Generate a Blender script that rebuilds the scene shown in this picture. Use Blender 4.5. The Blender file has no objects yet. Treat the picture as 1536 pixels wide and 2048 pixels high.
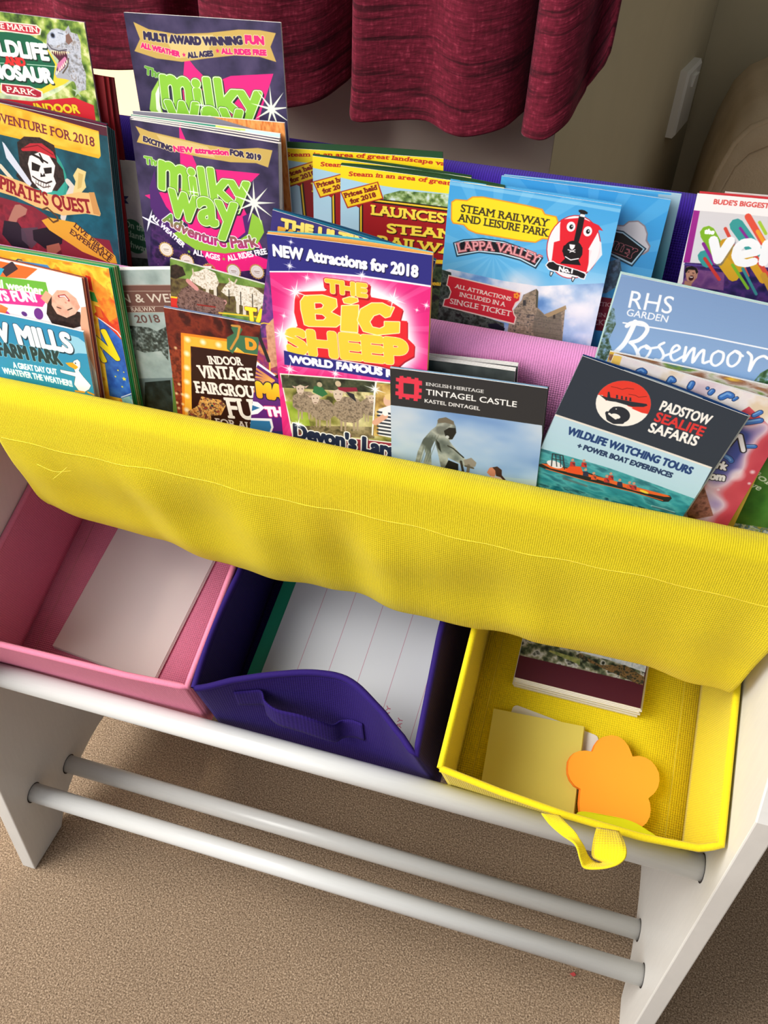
import bpy, bmesh, math, random
import numpy as np
from mathutils import Vector, Matrix, Euler
random.seed(7)
rng = np.random.default_rng(11)
S = bpy.context.scene
COL = S.collection

# ---------------------------------------------------------------- camera, world, lights, exposure
CAM_LOC = (0.1440, -0.3471, 0.9120)
CAM_ROT = (0.8557, -0.0371, 0.2797)
FPX = 1765.36
cd = bpy.data.cameras.new('camera'); cam = bpy.data.objects.new('camera', cd); COL.objects.link(cam)
cam.location = CAM_LOC; cam.rotation_euler = CAM_ROT
cd.sensor_fit = 'VERTICAL'; cd.sensor_height = 24.0; cd.lens = FPX / 2048 * 24.0; cd.clip_start = 0.02
S.camera = cam

w = bpy.data.worlds.new('world'); S.world = w; w.use_nodes = True
bg = w.node_tree.nodes['Background']; bg.inputs[0].default_value = (0.92, 0.95, 1.0, 1); bg.inputs[1].default_value = 0.26

def area(name, loc, target, sx, sy, power, col):
    l = bpy.data.lights.new(name, 'AREA'); l.shape = 'RECTANGLE'; l.size = sx; l.size_y = sy; l.energy = power; l.color = col
    o = bpy.data.objects.new(name, l); COL.objects.link(o); o.location = loc
    o.rotation_euler = (Vector(target) - Vector(loc)).to_track_quat('-Z', 'Y').to_euler(); return o
area('window_daylight', (-1.5, -0.60, 1.80), (0.05, 0.12, 0.50), 1.5, 1.3, 74, (1.0, 0.975, 0.93))
area('room_daylight', (-0.95, -2.0, 1.30), (0.0, 0.1, 0.5), 1.6, 1.4, 22, (0.97, 0.98, 1.0))
sl = bpy.data.lights.new('sun', 'SUN'); sl.energy = 6.5; sl.angle = math.radians(4); sl.color = (1.0, 0.86, 0.66)
so = bpy.data.objects.new('sun', sl); COL.objects.link(so); so.location = (0, 3, 3)
so.rotation_euler = Vector((0.04, -0.65, -1)).to_track_quat('-Z', 'Y').to_euler()
vs = S.view_settings; vs.view_transform = 'Standard'; vs.look = 'None'; vs.gamma = 1; vs.use_curve_mapping = False; vs.exposure = 0.12

# ---------------------------------------------------------------- helpers
_R = Euler(CAM_ROT).to_matrix(); _C = Vector(CAM_LOC)
def on_plane(u, v, n, d):                     # sight line through a point of the photograph, met with a plane
    r = _R @ Vector(((u - 768) / FPX, -(v - 1024) / FPX, -1.0)); n = Vector(n)
    return _C + r * ((d - n.dot(_C)) / n.dot(r))
def at_y(u, v, y): return on_plane(u, v, (0, 1, 0), y)
def at_z(u, v, z): return on_plane(u, v, (0, 0, 1), z)

def lin(c):
    return tuple((x / 12.92 if x <= 0.04045 else ((x + 0.055) / 1.055) ** 2.4) for x in c[:3])
def rgb(r, g, b): return lin((r / 255, g / 255, b / 255))

def mesh_obj(name, verts, faces, mat=None, parent=None, smooth=False, uvs=None):
    me = bpy.data.meshes.new(name); me.from_pydata([tuple(v) for v in verts], [], faces); me.update()
    if smooth: me.polygons.foreach_set('use_smooth', [True] * len(me.polygons))
    if uvs is not None:
        uvl = me.uv_layers.new(name='UVMap')
        for i, l in enumerate(me.loops): uvl.data[i].uv = uvs[l.vertex_index]
    o = bpy.data.objects.new(name, me); COL.objects.link(o)
    if mat: me.materials.append(mat)
    if parent: o.parent = parent
    return o
def from_bm(name, bm, mat=None, parent=None, smooth=False):
    me = bpy.data.meshes.new(name); bm.to_mesh(me); bm.free()
    if smooth: me.polygons.foreach_set('use_smooth', [True] * len(me.polygons))
    o = bpy.data.objects.new(name, me); COL.objects.link(o)
    if mat: me.materials.append(mat)
    if parent: o.parent = parent
    return o
def thing(name, label, cat, loc=(0, 0, 0), group=None):
    o = bpy.data.objects.new(name, None); COL.objects.link(o); o.location = loc; o.empty_display_size = 0.02
    return tag(o, label, cat, group)
def tag(o, label, cat, group=None):
    o['label'] = label; o['category'] = cat
    if group: o['group'] = group
    return o
def keep(o, parent):                           # parent without moving: parents only carry a location
    o.parent = parent; o.location = Vector(o.location) - parent.location; return o
def box(name, lo, hi, mat, parent=None, bevel=0.0, seg=2):
    bm = bmesh.new(); bmesh.ops.create_cube(bm, size=1)
    for v in bm.verts: v.co = Vector([(lo[i] + hi[i]) / 2 + v.co[i] * (hi[i] - lo[i]) for i in range(3)])
    if bevel: bmesh.ops.bevel(bm, geom=bm.edges[:], offset=bevel, segments=seg, profile=0.5, affect='EDGES')
    return from_bm(name, bm, mat, parent)
def prism(name, poly, axis, a, b, mat, parent=None, bevel=0.0):
    """poly: 2-D outline in the plane across axis, swept from a to b"""
    bm = bmesh.new()
    def P(p, t): return {'x': (t, p[0], p[1]), 'y': (p[0], t, p[1]), 'z': (p[0], p[1], t)}[axis]
    vs_ = [bm.verts.new(P(p, a)) for p in poly]; f = bm.faces.new(vs_)
    r = bmesh.ops.extrude_face_region(bm, geom=[f])
    for v in [g for g in r['geom'] if isinstance(g, bmesh.types.BMVert)]:
        c = list(v.co); c['xyz'.index(axis)] = b; v.co = c
    bmesh.ops.recalc_face_normals(bm, faces=bm.faces[:])
    if bevel:
        es = [e for e in bm.edges if len(e.link_faces) == 2 and e.calc_face_angle(0) > 0.6]
        bmesh.ops.bevel(bm, geom=es, offset=bevel, segments=2, profile=0.5, affect='EDGES')
    return from_bm(name, bm, mat, parent)
def tube(name, pts, r, mat, parent=None, n=16, caps=True):
    """round bar through points"""
    pts = [Vector(p) for p in pts]; V = []; F = []
    for i, p in enumerate(pts):
        d = (pts[min(i + 1, len(pts) - 1)] - pts[max(i - 1, 0)]).normalized()
        a = d.cross(Vector((0, 0, 1)));
        if a.length < 1e-3: a = d.cross(Vector((0, 1, 0)))
        a.normalize(); b = d.cross(a)
        rr = r[i] if isinstance(r, (list, tuple)) else r
        for k in range(n):
            t = 2 * math.pi * k / n; V.append(p + a * math.cos(t) * rr + b * math.sin(t) * rr)
    for i in range(len(pts) - 1):
        for k in range(n):
            F.append((i * n + k, i * n + (k + 1) % n, (i + 1) * n + (k + 1) % n, (i + 1) * n + k))
    if caps: F.append(tuple(range(n))[::-1]); F.append(tuple((len(pts) - 1) * n + k for k in range(n)))
    return mesh_obj(name, V, F, mat, parent, smooth=True)
def sheet(name, fn, nu, nv, th, mat, parent=None, smooth=True, uv=False):
    """thin slab over fn(s,t), s,t in 0..1; th = thickness, grown half to each side"""
    G = np.array([[fn(i / nu, j / nv) for i in range(nu + 1)] for j in range(nv + 1)], float)
    du = np.gradient(G, axis=1); dv = np.gradient(G, axis=0); N = np.cross(du, dv)
    N /= np.linalg.norm(N, axis=2, keepdims=True) + 1e-12
    A = (G + N * th / 2).reshape(-1, 3); B = (G - N * th / 2).reshape(-1, 3); m = len(A); V = np.vstack([A, B]); F = []
    w1 = nu + 1
    for j in range(nv):
        for i in range(nu):
            a = j * w1 + i; F.append((a, a + 1, a + 1 + w1, a + w1)); F.append((m + a, m + a + w1, m + a + 1 + w1, m + a + 1))
    for i in range(nu):
        a = i; F.append((a, m + a, m + a + 1, a + 1)); a = nv * w1 + i; F.append((a, a + 1, m + a + 1, m + a))
    for j in range(nv):
        a = j * w1; F.append((a, a + w1, m + a + w1, m + a)); a = j * w1 + nu; F.append((a, m + a, m + a + w1, a + w1))
    uvs = None
    if uv:
        U = [(i / nu * uv[0], j / nv * uv[1]) for j in range(nv + 1) for i in range(nu + 1)]; uvs = U + U
    return mesh_obj(name, V, F, mat, parent, smooth=smooth, uvs=uvs)
def interp(xs, ys, x): return float(np.interp(x, xs, ys))
def smooth_interp(xs, ys, x):                  # cosine-eased between knots
    i = int(np.clip(np.searchsorted(xs, x) - 1, 0, len(xs) - 2)); t = min(max((x - xs[i]) / (xs[i + 1] - xs[i]), 0), 1)
    t = (1 - math.cos(math.pi * t)) / 2; return ys[i] * (1 - t) + ys[i + 1] * t
def catmull(P, n):
    P = [Vector(p) for p in P]; Q = [2 * P[0] - P[1]] + P + [2 * P[-1] - P[-2]]; out = []
    for k in range(n + 1):
        s = k / n * (len(P) - 1); i = min(int(s), len(P) - 2); t = s - i
        a, b, c, d = Q[i:i + 4]
        out.append(0.5 * ((2 * b) + (c - a) * t + (2 * a - 5 * b + 4 * c - d) * t * t + (3 * b - a - 3 * c + d) * t ** 3))
    return out

# ---------------------------------------------------------------- materials
class NT:
    def __init__(s, name, base=(0.8, 0.8, 0.8), rough=0.6, spec=0.4):
        s.m = bpy.data.materials.new(name); s.m.use_nodes = True; s.t = s.m.node_tree; s.b = s.t.nodes['Principled BSDF']
        s.b.inputs['Base Color'].default_value = (*base, 1); s.b.inputs['Roughness'].default_value = rough
        s.b.inputs['Specular IOR Level'].default_value = spec
    def n(s, typ, **kw):
        x = s.t.nodes.new(typ)
        for k, v in kw.items():
            if k in x.inputs: x.inputs[k].default_value = v
            else: setattr(x, k, v)
        return x
    def l(s, a, b): s.t.links.new(a, b)
    def coord(s, out='Object', scale=(1, 1, 1), rot=(0, 0, 0)):
        c = s.n('ShaderNodeTexCoord'); m = s.n('ShaderNodeMapping'); m.inputs['Scale'].default_value = scale; m.inputs['Rotation'].default_value = rot
        s.l(c.outputs[out], m.inputs['Vector']); return m.outputs['Vector']
    def ramp(s, fac, stops):
        r = s.n('ShaderNodeValToRGB'); e = r.color_ramp.elements
        while len(e) < len(stops): e.new(0.5)
        for k, (p, c) in enumerate(stops): e[k].position = p; e[k].color = (*c, 1)
        s.l(fac, r.inputs['Fac']); return r.outputs['Color']
    def math(s, op, a, b=None, c=None):
        x = s.n('ShaderNodeMath', operation=op)
        for i, v in enumerate((a, b, c)):
            if v is None: continue
            if isinstance(v, (int, float)): x.inputs[i].default_value = v
            else: s.l(v, x.inputs[i])
        return x.outputs[0]
    def bump(s, h, strength, dist):
        b = s.n('ShaderNodeBump'); b.inputs['Strength'].default_value = strength; b.inputs['Distance'].default_value = dist
        s.l(h, b.inputs['Height']); s.l(b.outputs[0], s.b.inputs['Normal'])

def dots(k, uvec, pitch):
    """grid of pressed dots, rows staggered, from two wave products on the surface (UV metres)"""
    sep = k.n('ShaderNodeSeparateXYZ'); k.l(uvec, sep.inputs[0])
    f = 2 * math.pi / pitch
    a = k.math('SINE', k.math('MULTIPLY', k.math('ADD', sep.outputs[0], sep.outputs[1]), f * 0.5))
    b = k.math('SINE', k.math('MULTIPLY', k.math('SUBTRACT', sep.outputs[0], sep.outputs[1]), f * 0.5))
    return k.math('MULTIPLY', a, b)
def fabric(name, col, dark=0.62, pitch=0.0015, transl=0.0, coord='UV', see=0.0, bump=0.5, sheen=0.15):
    k = NT(name, col, 0.72, 0.25 if sheen > 0.1 else 0.12)
    v = k.coord(coord); h = dots(k, v, pitch)
    cc = k.ramp(k.math('MULTIPLY_ADD', h, 0.5, 0.5), [(0.05, tuple(x * dark for x in col)), (0.45, col)])
    n = k.n('ShaderNodeTexNoise', Scale=900.0, Detail=2.0); k.l(k.coord('Object'), n.inputs['Vector'])
    mx = k.n('ShaderNodeMix', data_type='RGBA', blend_type='MULTIPLY'); mx.inputs['Factor'].default_value = 0.35
    k.l(cc, mx.inputs['A']); k.l(k.ramp(n.outputs['Fac'], [(0.3, (0.75,) * 3), (0.7, (1.1,) * 3)]), mx.inputs['B'])
    k.l(mx.outputs['Result'], k.b.inputs['Base Color'])
    k.bump(k.math('ADD', h, k.math('MULTIPLY', n.outputs['Fac'], 0.6)), bump, 0.0004)
    k.b.inputs['Sheen Weight'].default_value = sheen
    if transl:
        tr = k.n('ShaderNodeBsdfTranslucent'); tr.inputs['Color'].default_value = (*col, 1)
        ms = k.n('ShaderNodeMixShader'); ms.inputs[0].default_value = transl
        k.l(k.b.outputs[0], ms.inputs[1]); k.l(tr.outputs[0], ms.inputs[2]); out = ms.outputs[0]
        if see:
            tp = k.n('ShaderNodeBsdfTransparent'); tp.inputs['Color'].default_value = (*[min(1, x * 1.05) for x in col], 1)
            m2 = k.n('ShaderNodeMixShader'); k.l(k.math('MULTIPLY_ADD', h, -0.16, see), m2.inputs[0])
            k.l(out, m2.inputs[1]); k.l(tp.outputs[0], m2.inputs[2]); out = m2.outputs[0]
        k.l(out, k.t.nodes['Material Output'].inputs['Surface'])
    return k.m
M = {}
def plain(name, col, rough=0.6, spec=0.4):
    M[name] = NT(name, col, rough, spec).m; return M[name]

def painted(name, col, rough=0.38, grain=(60, 6, 6), strength=0.12):
    k = NT(name, col, rough, 0.45)
    n = k.n('ShaderNodeTexNoise', Scale=8.0, Detail=6.0, Distortion=0.6); k.l(k.coord('Object', grain), n.inputs['Vector'])
    k.l(k.ramp(n.outputs['Fac'], [(0.35, tuple(x * 0.965 for x in col)), (0.65, col)]), k.b.inputs['Base Color'])
    k.bump(n.outputs['Fac'], strength, 0.0006); return k.m
M['white_board'] = painted('white_board', rgb(218, 215, 209), 0.4, (10, 40, 6))
M['white_rod'] = painted('white_rod', rgb(212, 212, 209), 0.3, (4, 60, 60), 0.03)
M['wall_paint'] = painted('wall_paint', rgb(192, 180, 148), 0.8, (3, 3, 3), 0.15)
M['wall_paint_warm'] = painted('wall_paint_warm', rgb(184, 168, 154), 0.8, (3, 3, 3), 0.2)

def carpet_mat():
    k = NT('carpet', (0.3, 0.22, 0.15), 0.95, 0.1)
    v = k.coord('Object'); a = k.n('ShaderNodeTexNoise', Scale=620.0, Detail=3.0, Roughness=0.7); k.l(v, a.inputs['Vector'])
    b = k.n('ShaderNodeTexVoronoi', Scale=560.0); k.l(v, b.inputs['Vector'])
    c = k.n('ShaderNodeTexNoise', Scale=9.0, Detail=3.0); k.l(v, c.inputs['Vector'])
    base = k.ramp(a.outputs['Fac'], [(0.30, rgb(82, 64, 49)), (0.5, rgb(151, 127, 102)), (0.70, rgb(212, 188, 160))])
    mx = k.n('ShaderNodeMix', data_type='RGBA', blend_type='MULTIPLY'); mx.inputs['Factor'].default_value = 0.6
    k.l(base, mx.inputs['A']); k.l(k.ramp(b.outputs['Distance'], [(0.0, (1.08,) * 3), (0.6, (0.7,) * 3)]), mx.inputs['B'])
    m2 = k.n('ShaderNodeMix', data_type='RGBA', blend_type='MULTIPLY'); m2.inputs['Factor'].default_value = 0.5
    k.l(mx.outputs['Result'], m2.inputs['A']); k.l(k.ramp(c.outputs['Fac'], [(0.35, (0.88,) * 3), (0.65, (1.05,) * 3)]), m2.inputs['B'])
    k.l(m2.outputs['Result'], k.b.inputs['Base Color'])
    k.bump(k.math('SUBTRACT', a.outputs['Fac'], b.outputs['Distance']), 0.55, 0.0011)
    k.b.inputs['Sheen Weight'].default_value = 0.2
    return k.m
M['carpet'] = carpet_mat()
def curtain_mat():
    k = NT('curtain_chenille', rgb(84, 18, 36), 0.85, 0.15)
    a = k.n('ShaderNodeTexNoise', Scale=1.0, Detail=3.0, Roughness=0.6); k.l(k.coord('UV', (90, 420, 1)), a.inputs['Vector'])
    sl = k.n('ShaderNodeTexNoise', Scale=1.0, Detail=3.0, Roughness=0.55, Distortion=0.3); k.l(k.coord('UV', (9, 150, 1)), sl.inputs['Vector'])
    b = k.n('ShaderNodeTexNoise', Scale=1.0, Detail=2.0); k.l(k.coord('UV', (500, 160, 1)), b.inputs['Vector'])
    base = k.ramp(k.math('MULTIPLY_ADD', b.outputs['Fac'], 0.4, k.math('MULTIPLY', a.outputs['Fac'], 0.6)), [(0.32, rgb(66, 8, 20)), (0.55, rgb(100, 19, 38)), (0.72, rgb(146, 50, 68))])
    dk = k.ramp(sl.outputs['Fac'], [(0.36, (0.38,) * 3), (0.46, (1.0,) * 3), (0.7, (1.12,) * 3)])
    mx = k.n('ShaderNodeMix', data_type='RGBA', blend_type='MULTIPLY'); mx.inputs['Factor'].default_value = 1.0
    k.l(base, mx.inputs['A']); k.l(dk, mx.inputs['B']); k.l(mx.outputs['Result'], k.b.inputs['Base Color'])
    k.bump(k.math('ADD', sl.outputs['Fac'], k.math('MULTIPLY', a.outputs['Fac'], 0.6)), 0.6, 0.0016); k.b.inputs['Sheen Weight'].default_value = 0.15; k.b.inputs['Sheen Tint'].default_value = (0.9, 0.4, 0.5, 1)
    return k.m
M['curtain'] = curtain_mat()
M['sling_yellow'] = fabric('sling_yellow', rgb(255, 238, 34), 0.78, transl=0.30, see=0.17)
M['sling_pink'] = fabric('sling_pink', rgb(236, 150, 206), 0.7, transl=0.05)
M['sling_purple'] = fabric('sling_purple', rgb(66, 38, 160), 0.45, sheen=0.05, transl=0.03)
M['bin_pink'] = fabric('bin_pink', rgb(222, 130, 158), 0.74, sheen=0.05, pitch=0.0019)
M['bin_purple'] = fabric('bin_purple', rgb(42, 24, 100), 0.55, sheen=0.02, pitch=0.0019)
M['bin_yellow'] = fabric('bin_yellow', rgb(240, 216, 16), 0.8, pitch=0.0019)
plain('dark_gap', rgb(40, 30, 26), 0.8); plain('thread_yellow', rgb(240, 218, 70), 0.8); plain('thread_pink', rgb(214, 140, 150), 0.7)
plain('paper_white', rgb(216, 206, 202), 0.7, 0.2); plain('paper_edge', rgb(205, 200, 190), 0.8, 0.1)
plain('socket_white', rgb(225, 222, 212), 0.35)

# ================================================================ the room
def struct(o): o['kind'] = 'structure'; return o
struct(box('floor', (-1.9, -2.2, -0.02), (2.2, 1.6, 0.0), M['carpet']))
# low wall under the curtained window; its left stretch is the glazed opening
YW = 0.42
struct(prism('wall_back', [(-0.185, YW), (0.0798, YW), (0.0798, 0.56), (-0.185, 0.56)], 'z', 0.0, 2.4, M['wall_paint_warm']))
struct(prism('wall_side', [(0.080, YW), (0.2148, 1.099), (0.2148, 1.24), (0.080, 1.24)], 'z', 0.0, 2.4, M['wall_paint']))
struct(prism('wall_recess', [(0.215, 1.10), (2.2, 1.10), (2.2, 1.24), (0.215, 1.24)], 'z', 0.0, 2.4, M['wall_paint']))
struct(box('wall_sill_side', (-1.9, YW, 0.0), (-0.185, YW + 0.02, 0.34), M['wall_paint_warm']))
g = plain('patio_pale', rgb(226, 206, 176), 0.9, 0.1)
struct(box('ground', (-6, YW + 0.03, -0.2), (-0.20, 7.5, -0.15), g))
gl = NT('window_glass', (1, 1, 1), 0.02); gl.b.inputs['Transmission Weight'].default_value = 1.0; gl.b.inputs['IOR'].default_value = 1.02
wf = box('window_1', (-1.9, YW - 0.005, 0.34), (-0.185, YW + 0.025, 0.36), M['white_board'])
struct(wf)
box('pane', (-1.88, YW + 0.009, 0.36), (-0.187, YW + 0.012, 2.3), gl.m, wf)

# socket plate on the side of the wall, near the far corner
sx = lambda y: 0.080 + (y - YW) * (0.135 / 0.68)
def socket():
    t = thing('wall_socket', 'small pale socket plate on the shadowed side wall near the sofa', 'socket', (sx(0.97), 0.97, 0.52))
    y0, y1, z0, z1 = 0.935, 1.015, 0.530, 0.612
    V = []
    def P(y, z, o): return (sx(y) + o * 0.98, y - o * 0.19, z)
    prof = [(0.0, 0.0), (0.0, 0.009), (0.004, 0.012)]
    ring = []
    for ins, o in prof:
        ring.append([P(y0 + ins, z0 + ins, o), P(y1 - ins, z0 + ins, o), P(y1 - ins, z1 - ins, o), P(y0 + ins, z1 - ins, o)])
    V = [p for r in ring for p in r]; F = [(3, 2, 1, 0), (8, 9, 10, 11)]
    for a in range(2):
        for k in range(4): F.append((a * 4 + k, a * 4 + (k + 1) % 4, a * 4 + 4 + (k + 1) % 4, a * 4 + 4 + k))
    keep(mesh_obj('plate', V, F, M['socket_white']), t)
    for yy in (0.965,):
        V = [P(yy, 0.588, 0.0115), P(yy + 0.022, 0.588, 0.0115), P(yy + 0.022, 0.602, 0.0115), P(yy, 0.602, 0.0115),
             P(yy, 0.588, 0.0145), P(yy + 0.022, 0.588, 0.0145), P(yy + 0.022, 0.602, 0.016), P(yy, 0.602, 0.016)]
        keep(mesh_obj('switch', V, [(3, 2, 1, 0), (4, 5, 6, 7), (0, 1, 5, 4), (1, 2, 6, 5), (2, 3, 7, 6), (3, 0, 4, 7)], M['socket_white']), t)
socket()

# sofa arm and back in the recess
def sofa():
    t = thing('sofa', 'beige fabric sofa with a rounded back in the dim corner beyond the shelf', 'sofa', (0.62, 0.86, 0))
    k = NT('sofa_cloth', rgb(176, 156, 128), 0.9, 0.15); n = k.n('ShaderNodeTexNoise', Scale=500.0, Detail=2.0); k.l(k.coord('Object'), n.inputs['Vector'])
    m2 = k.n('ShaderNodeTexNoise', Scale=14.0, Detail=2.0); k.l(k.coord('Object'), m2.inputs['Vector'])
    k.l(k.ramp(m2.outputs['Fac'], [(0.3, rgb(182, 162, 132)), (0.7, rgb(206, 186, 156))]), k.b.inputs['Base Color'])
    k.bump(k.math('ADD', n.outputs['Fac'], k.math('MULTIPLY', m2.outputs['Fac'], 3)), 0.4, 0.002)
    # rounded arm: outline in x-z traced from its silhouette, swept in y
    out = [(0.232, 0.0), (0.232, 0.10), (0.234, 0.30), (0.238, 0.44), (0.241, 0.50), (0.248, 0.55), (0.258, 0.588), (0.272, 0.608), (0.292, 0.620),
           (0.32, 0.624), (0.36, 0.620), (0.39, 0.605), (0.405, 0.57), (0.41, 0.50), (0.41, 0.0)]
    def arm(s, q):
        k_ = s * (len(out) - 1); i = min(int(k_), len(out) - 2); f = k_ - i
        x = out[i][0] * (1 - f) + out[i + 1][0] * f; z = out[i][1] * (1 - f) + out[i + 1][1] * f
        yy = 0.80 + q * 0.26; pin = 0.0
        e = min(q, 1 - q) * 0.26
        if e < 0.05: pin = 0.05 - math.sqrt(max(0, 0.05 ** 2 - (0.05 - e) ** 2))
        return (x + (0.32 - x) * pin * 2.2, yy, z - pin * 0.9 * (z / 0.62))
    keep(sheet('arm', arm, 56, 20, 0.004, k.m), t)
    keep(prism('arm_end', [(x + (0.32 - x) * 0.11, z - 0.045 * z / 0.62) for x, z in out], 'y', 0.803, 0.815, k.m, None, 0.003), t)
    keep(tube('piping', [(x + (0.32 - x) * 0.03, 0.812, z - 0.018 * z / 0.62) for x, z in out[1:-1]], 0.004, k.m), t)
    keep(box('seat', (0.41, 0.62, 0.06), (1.5, 1.06, 0.42), k.m, None, 0.05, 4), t)
    keep(box('back', (0.41, 0.95, 0.30), (1.5, 1.09, 0.80), k.m, None, 0.05, 4), t)
sofa()

# curtain: folds traced along x; hem height follows each fold
def curtain():
    # x, y, hem z   (fold crests stand forward, valleys sit back against the wall)
    K = [(-0.70, .372, .70), (-0.62, .345, .692), (-0.55, .385, .70), (-0.47, .345, .69), (-0.40, .385, .70), (-0.335, .375, .705), (-0.325, .352, .7085),
         (-0.305, .346, .7045), (-0.275, .350, .7035), (-0.235, .356, .708), (-0.225, .385, .704), (-0.205, .386, .70), (-0.195, .350, .694), (-0.150, .345, .690),
         (-0.125, .352, .692), (-0.104, .362, .697), (-0.090, .380, .7065), (-0.083, .392, .712), (-0.078, .372, .700), (-0.074, .352, .6915), (-0.066, .346, .6890),
         (-0.040, .350, .6925), (-0.014, .352, .6950), (0.006, .344, .691), (0.022, .344, .6905), (0.045, .352, .697), (0.057, .372, .7045), (0.060, .384, .700),
         (0.061, .360, .694), (0.068, .347, .6945), (0.080, .344, .696), (0.092, .352, .706), (0.0965, .372, .715), (0.101, .380, .724), (0.107, .376, .736), (0.111, .370, .744), (0.1135, .368, .752)]
    C3 = catmull([(x, y, z) for x, y, z in K], 420)
    L = [0.0]
    for a, b in zip(C3, C3[1:]): L.append(L[-1] + (b - a).length)
    zt = 2.25
    def f(s, q):
        p = C3[int(round(s * 420))]
        amp = 1.0 + 0.10 * math.sin(q * 9 + p.x * 30)
        z = p.z + (zt - p.z) * q
        curl = 0.004 * math.exp(-((z - p.z) / 0.012) ** 2)
        return (p.x + (0.028 * q * 1.5 if p.x > 0.06 else 0.0) * min(1, (p.x - 0.06) / 0.04 if p.x > .06 else 0), 0.366 + (p.y - 0.366) * amp - curl, z)
    m = 60; qs = [0, .002, .004, .008]
    def fq(s, t_): return f(s, t_ ** 1.7)
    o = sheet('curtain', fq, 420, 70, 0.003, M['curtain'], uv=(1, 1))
    uvl = o.data.uv_layers[0]; n1 = 421 * 71; vs_ = o.data.vertices
    for l in o.data.loops:
        v = l.vertex_index % n1; uvl.data[l.index].uv = (L[v % 421], vs_[v].co.z - C3[v % 421].z)
    tag(o, 'burgundy ribbed curtain hanging in soft folds above the shelf', 'curtain')
curtain()

# ================================================================ the rack
XI = 0.305; TH = 0.015
RY, RP, RU = (0.0925, 0.550), (0.1440, 0.626), (0.2030, 0.705)       # rods under the slings (y, z)
RB, RF2, RF1 = (0.0345, 0.2905), (0.0896, 0.0665), (0.0344, 0.0962)  # bin rail, two low rails
rack = thing('storage_rack', 'white wooden rack with three fabric book slings above three fabric bins', 'rack', (0, 0.15, 0))
def side_outline():
    o = [(0.0, 0.0), (0.0, 0.413), (0.170, 0.722), (0.178, 0.738), (0.192, 0.748), (0.212, 0.752), (0.285, 0.752), (0.30, 0.737), (0.30, 0.0)]
    arch = []
    for k in range(15):
        t = k / 14; y = 0.252 - t * 0.200
        arch.append((y, 0.056 * math.sin(math.pi * t) ** 0.55 if 0 < t < 1 else 0.0))
    return o + arch
for s in (-1, 1):
    a, b = (XI, XI + TH) if s > 0 else (-XI - TH, -XI)
    keep(prism('side_panel', side_outline(), 'x', a, b, M['white_board'], None, 0.0012), rack)
def rail(name, yz, r, mat='white_rod', x=XI):
    o = keep(tube(name, [(-x - 0.002, *yz), (x + 0.002, *yz)], r, M[mat], n=32), rack)
    for sx_ in (-1, 1):                       # the dark rim of each drilled hole
        V, F = [], []
        for k in range(24):
            t = 2 * math.pi * k / 24
            for rr in (r * 0.99, r + 0.0012): V.append((sx_ * (XI - 0.0003), yz[0] + rr * math.cos(t), yz[1] - 0.0006 + rr * math.sin(t)))
        for k in range(24): F.append((2 * k, 2 * k + 1, (2 * k + 3) % 48, (2 * k + 2) % 48))
        c = mesh_obj('hole_rim', V, F, M['dark_gap']); c.location = -Vector(rack.location); c.parent = o
        c.location = (0, 0, 0) if False else c.location - Vector(o.location) if False else c.location
        c.matrix_parent_inverse = Matrix.Identity(4); c.location = -(Vector(rack.location) + Vector(o.location))
    return o
rail('bin_rail', RB, 0.0098); rail('foot_rail', RF2, 0.0095); rail('foot_rail', RF1, 0.0095)
TT = math.radians(22); CT, ST = math.cos(TT), math.sin(TT)
BO = Vector((0, 0.0165, 0.3555)); BH = 0.090; BD = 0.255           # bin rim front line, depth of wall, length
def BP(x, v, h): return Vector((x, BO.y + v * CT + h * ST, BO.z + v * ST - h * CT))   # h = below the rim plane
for v in (0.05, 0.215):
    p = BP(0, v, BH + 0.0135); rail('support_rail', (p.y, p.z), 0.0095)

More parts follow.
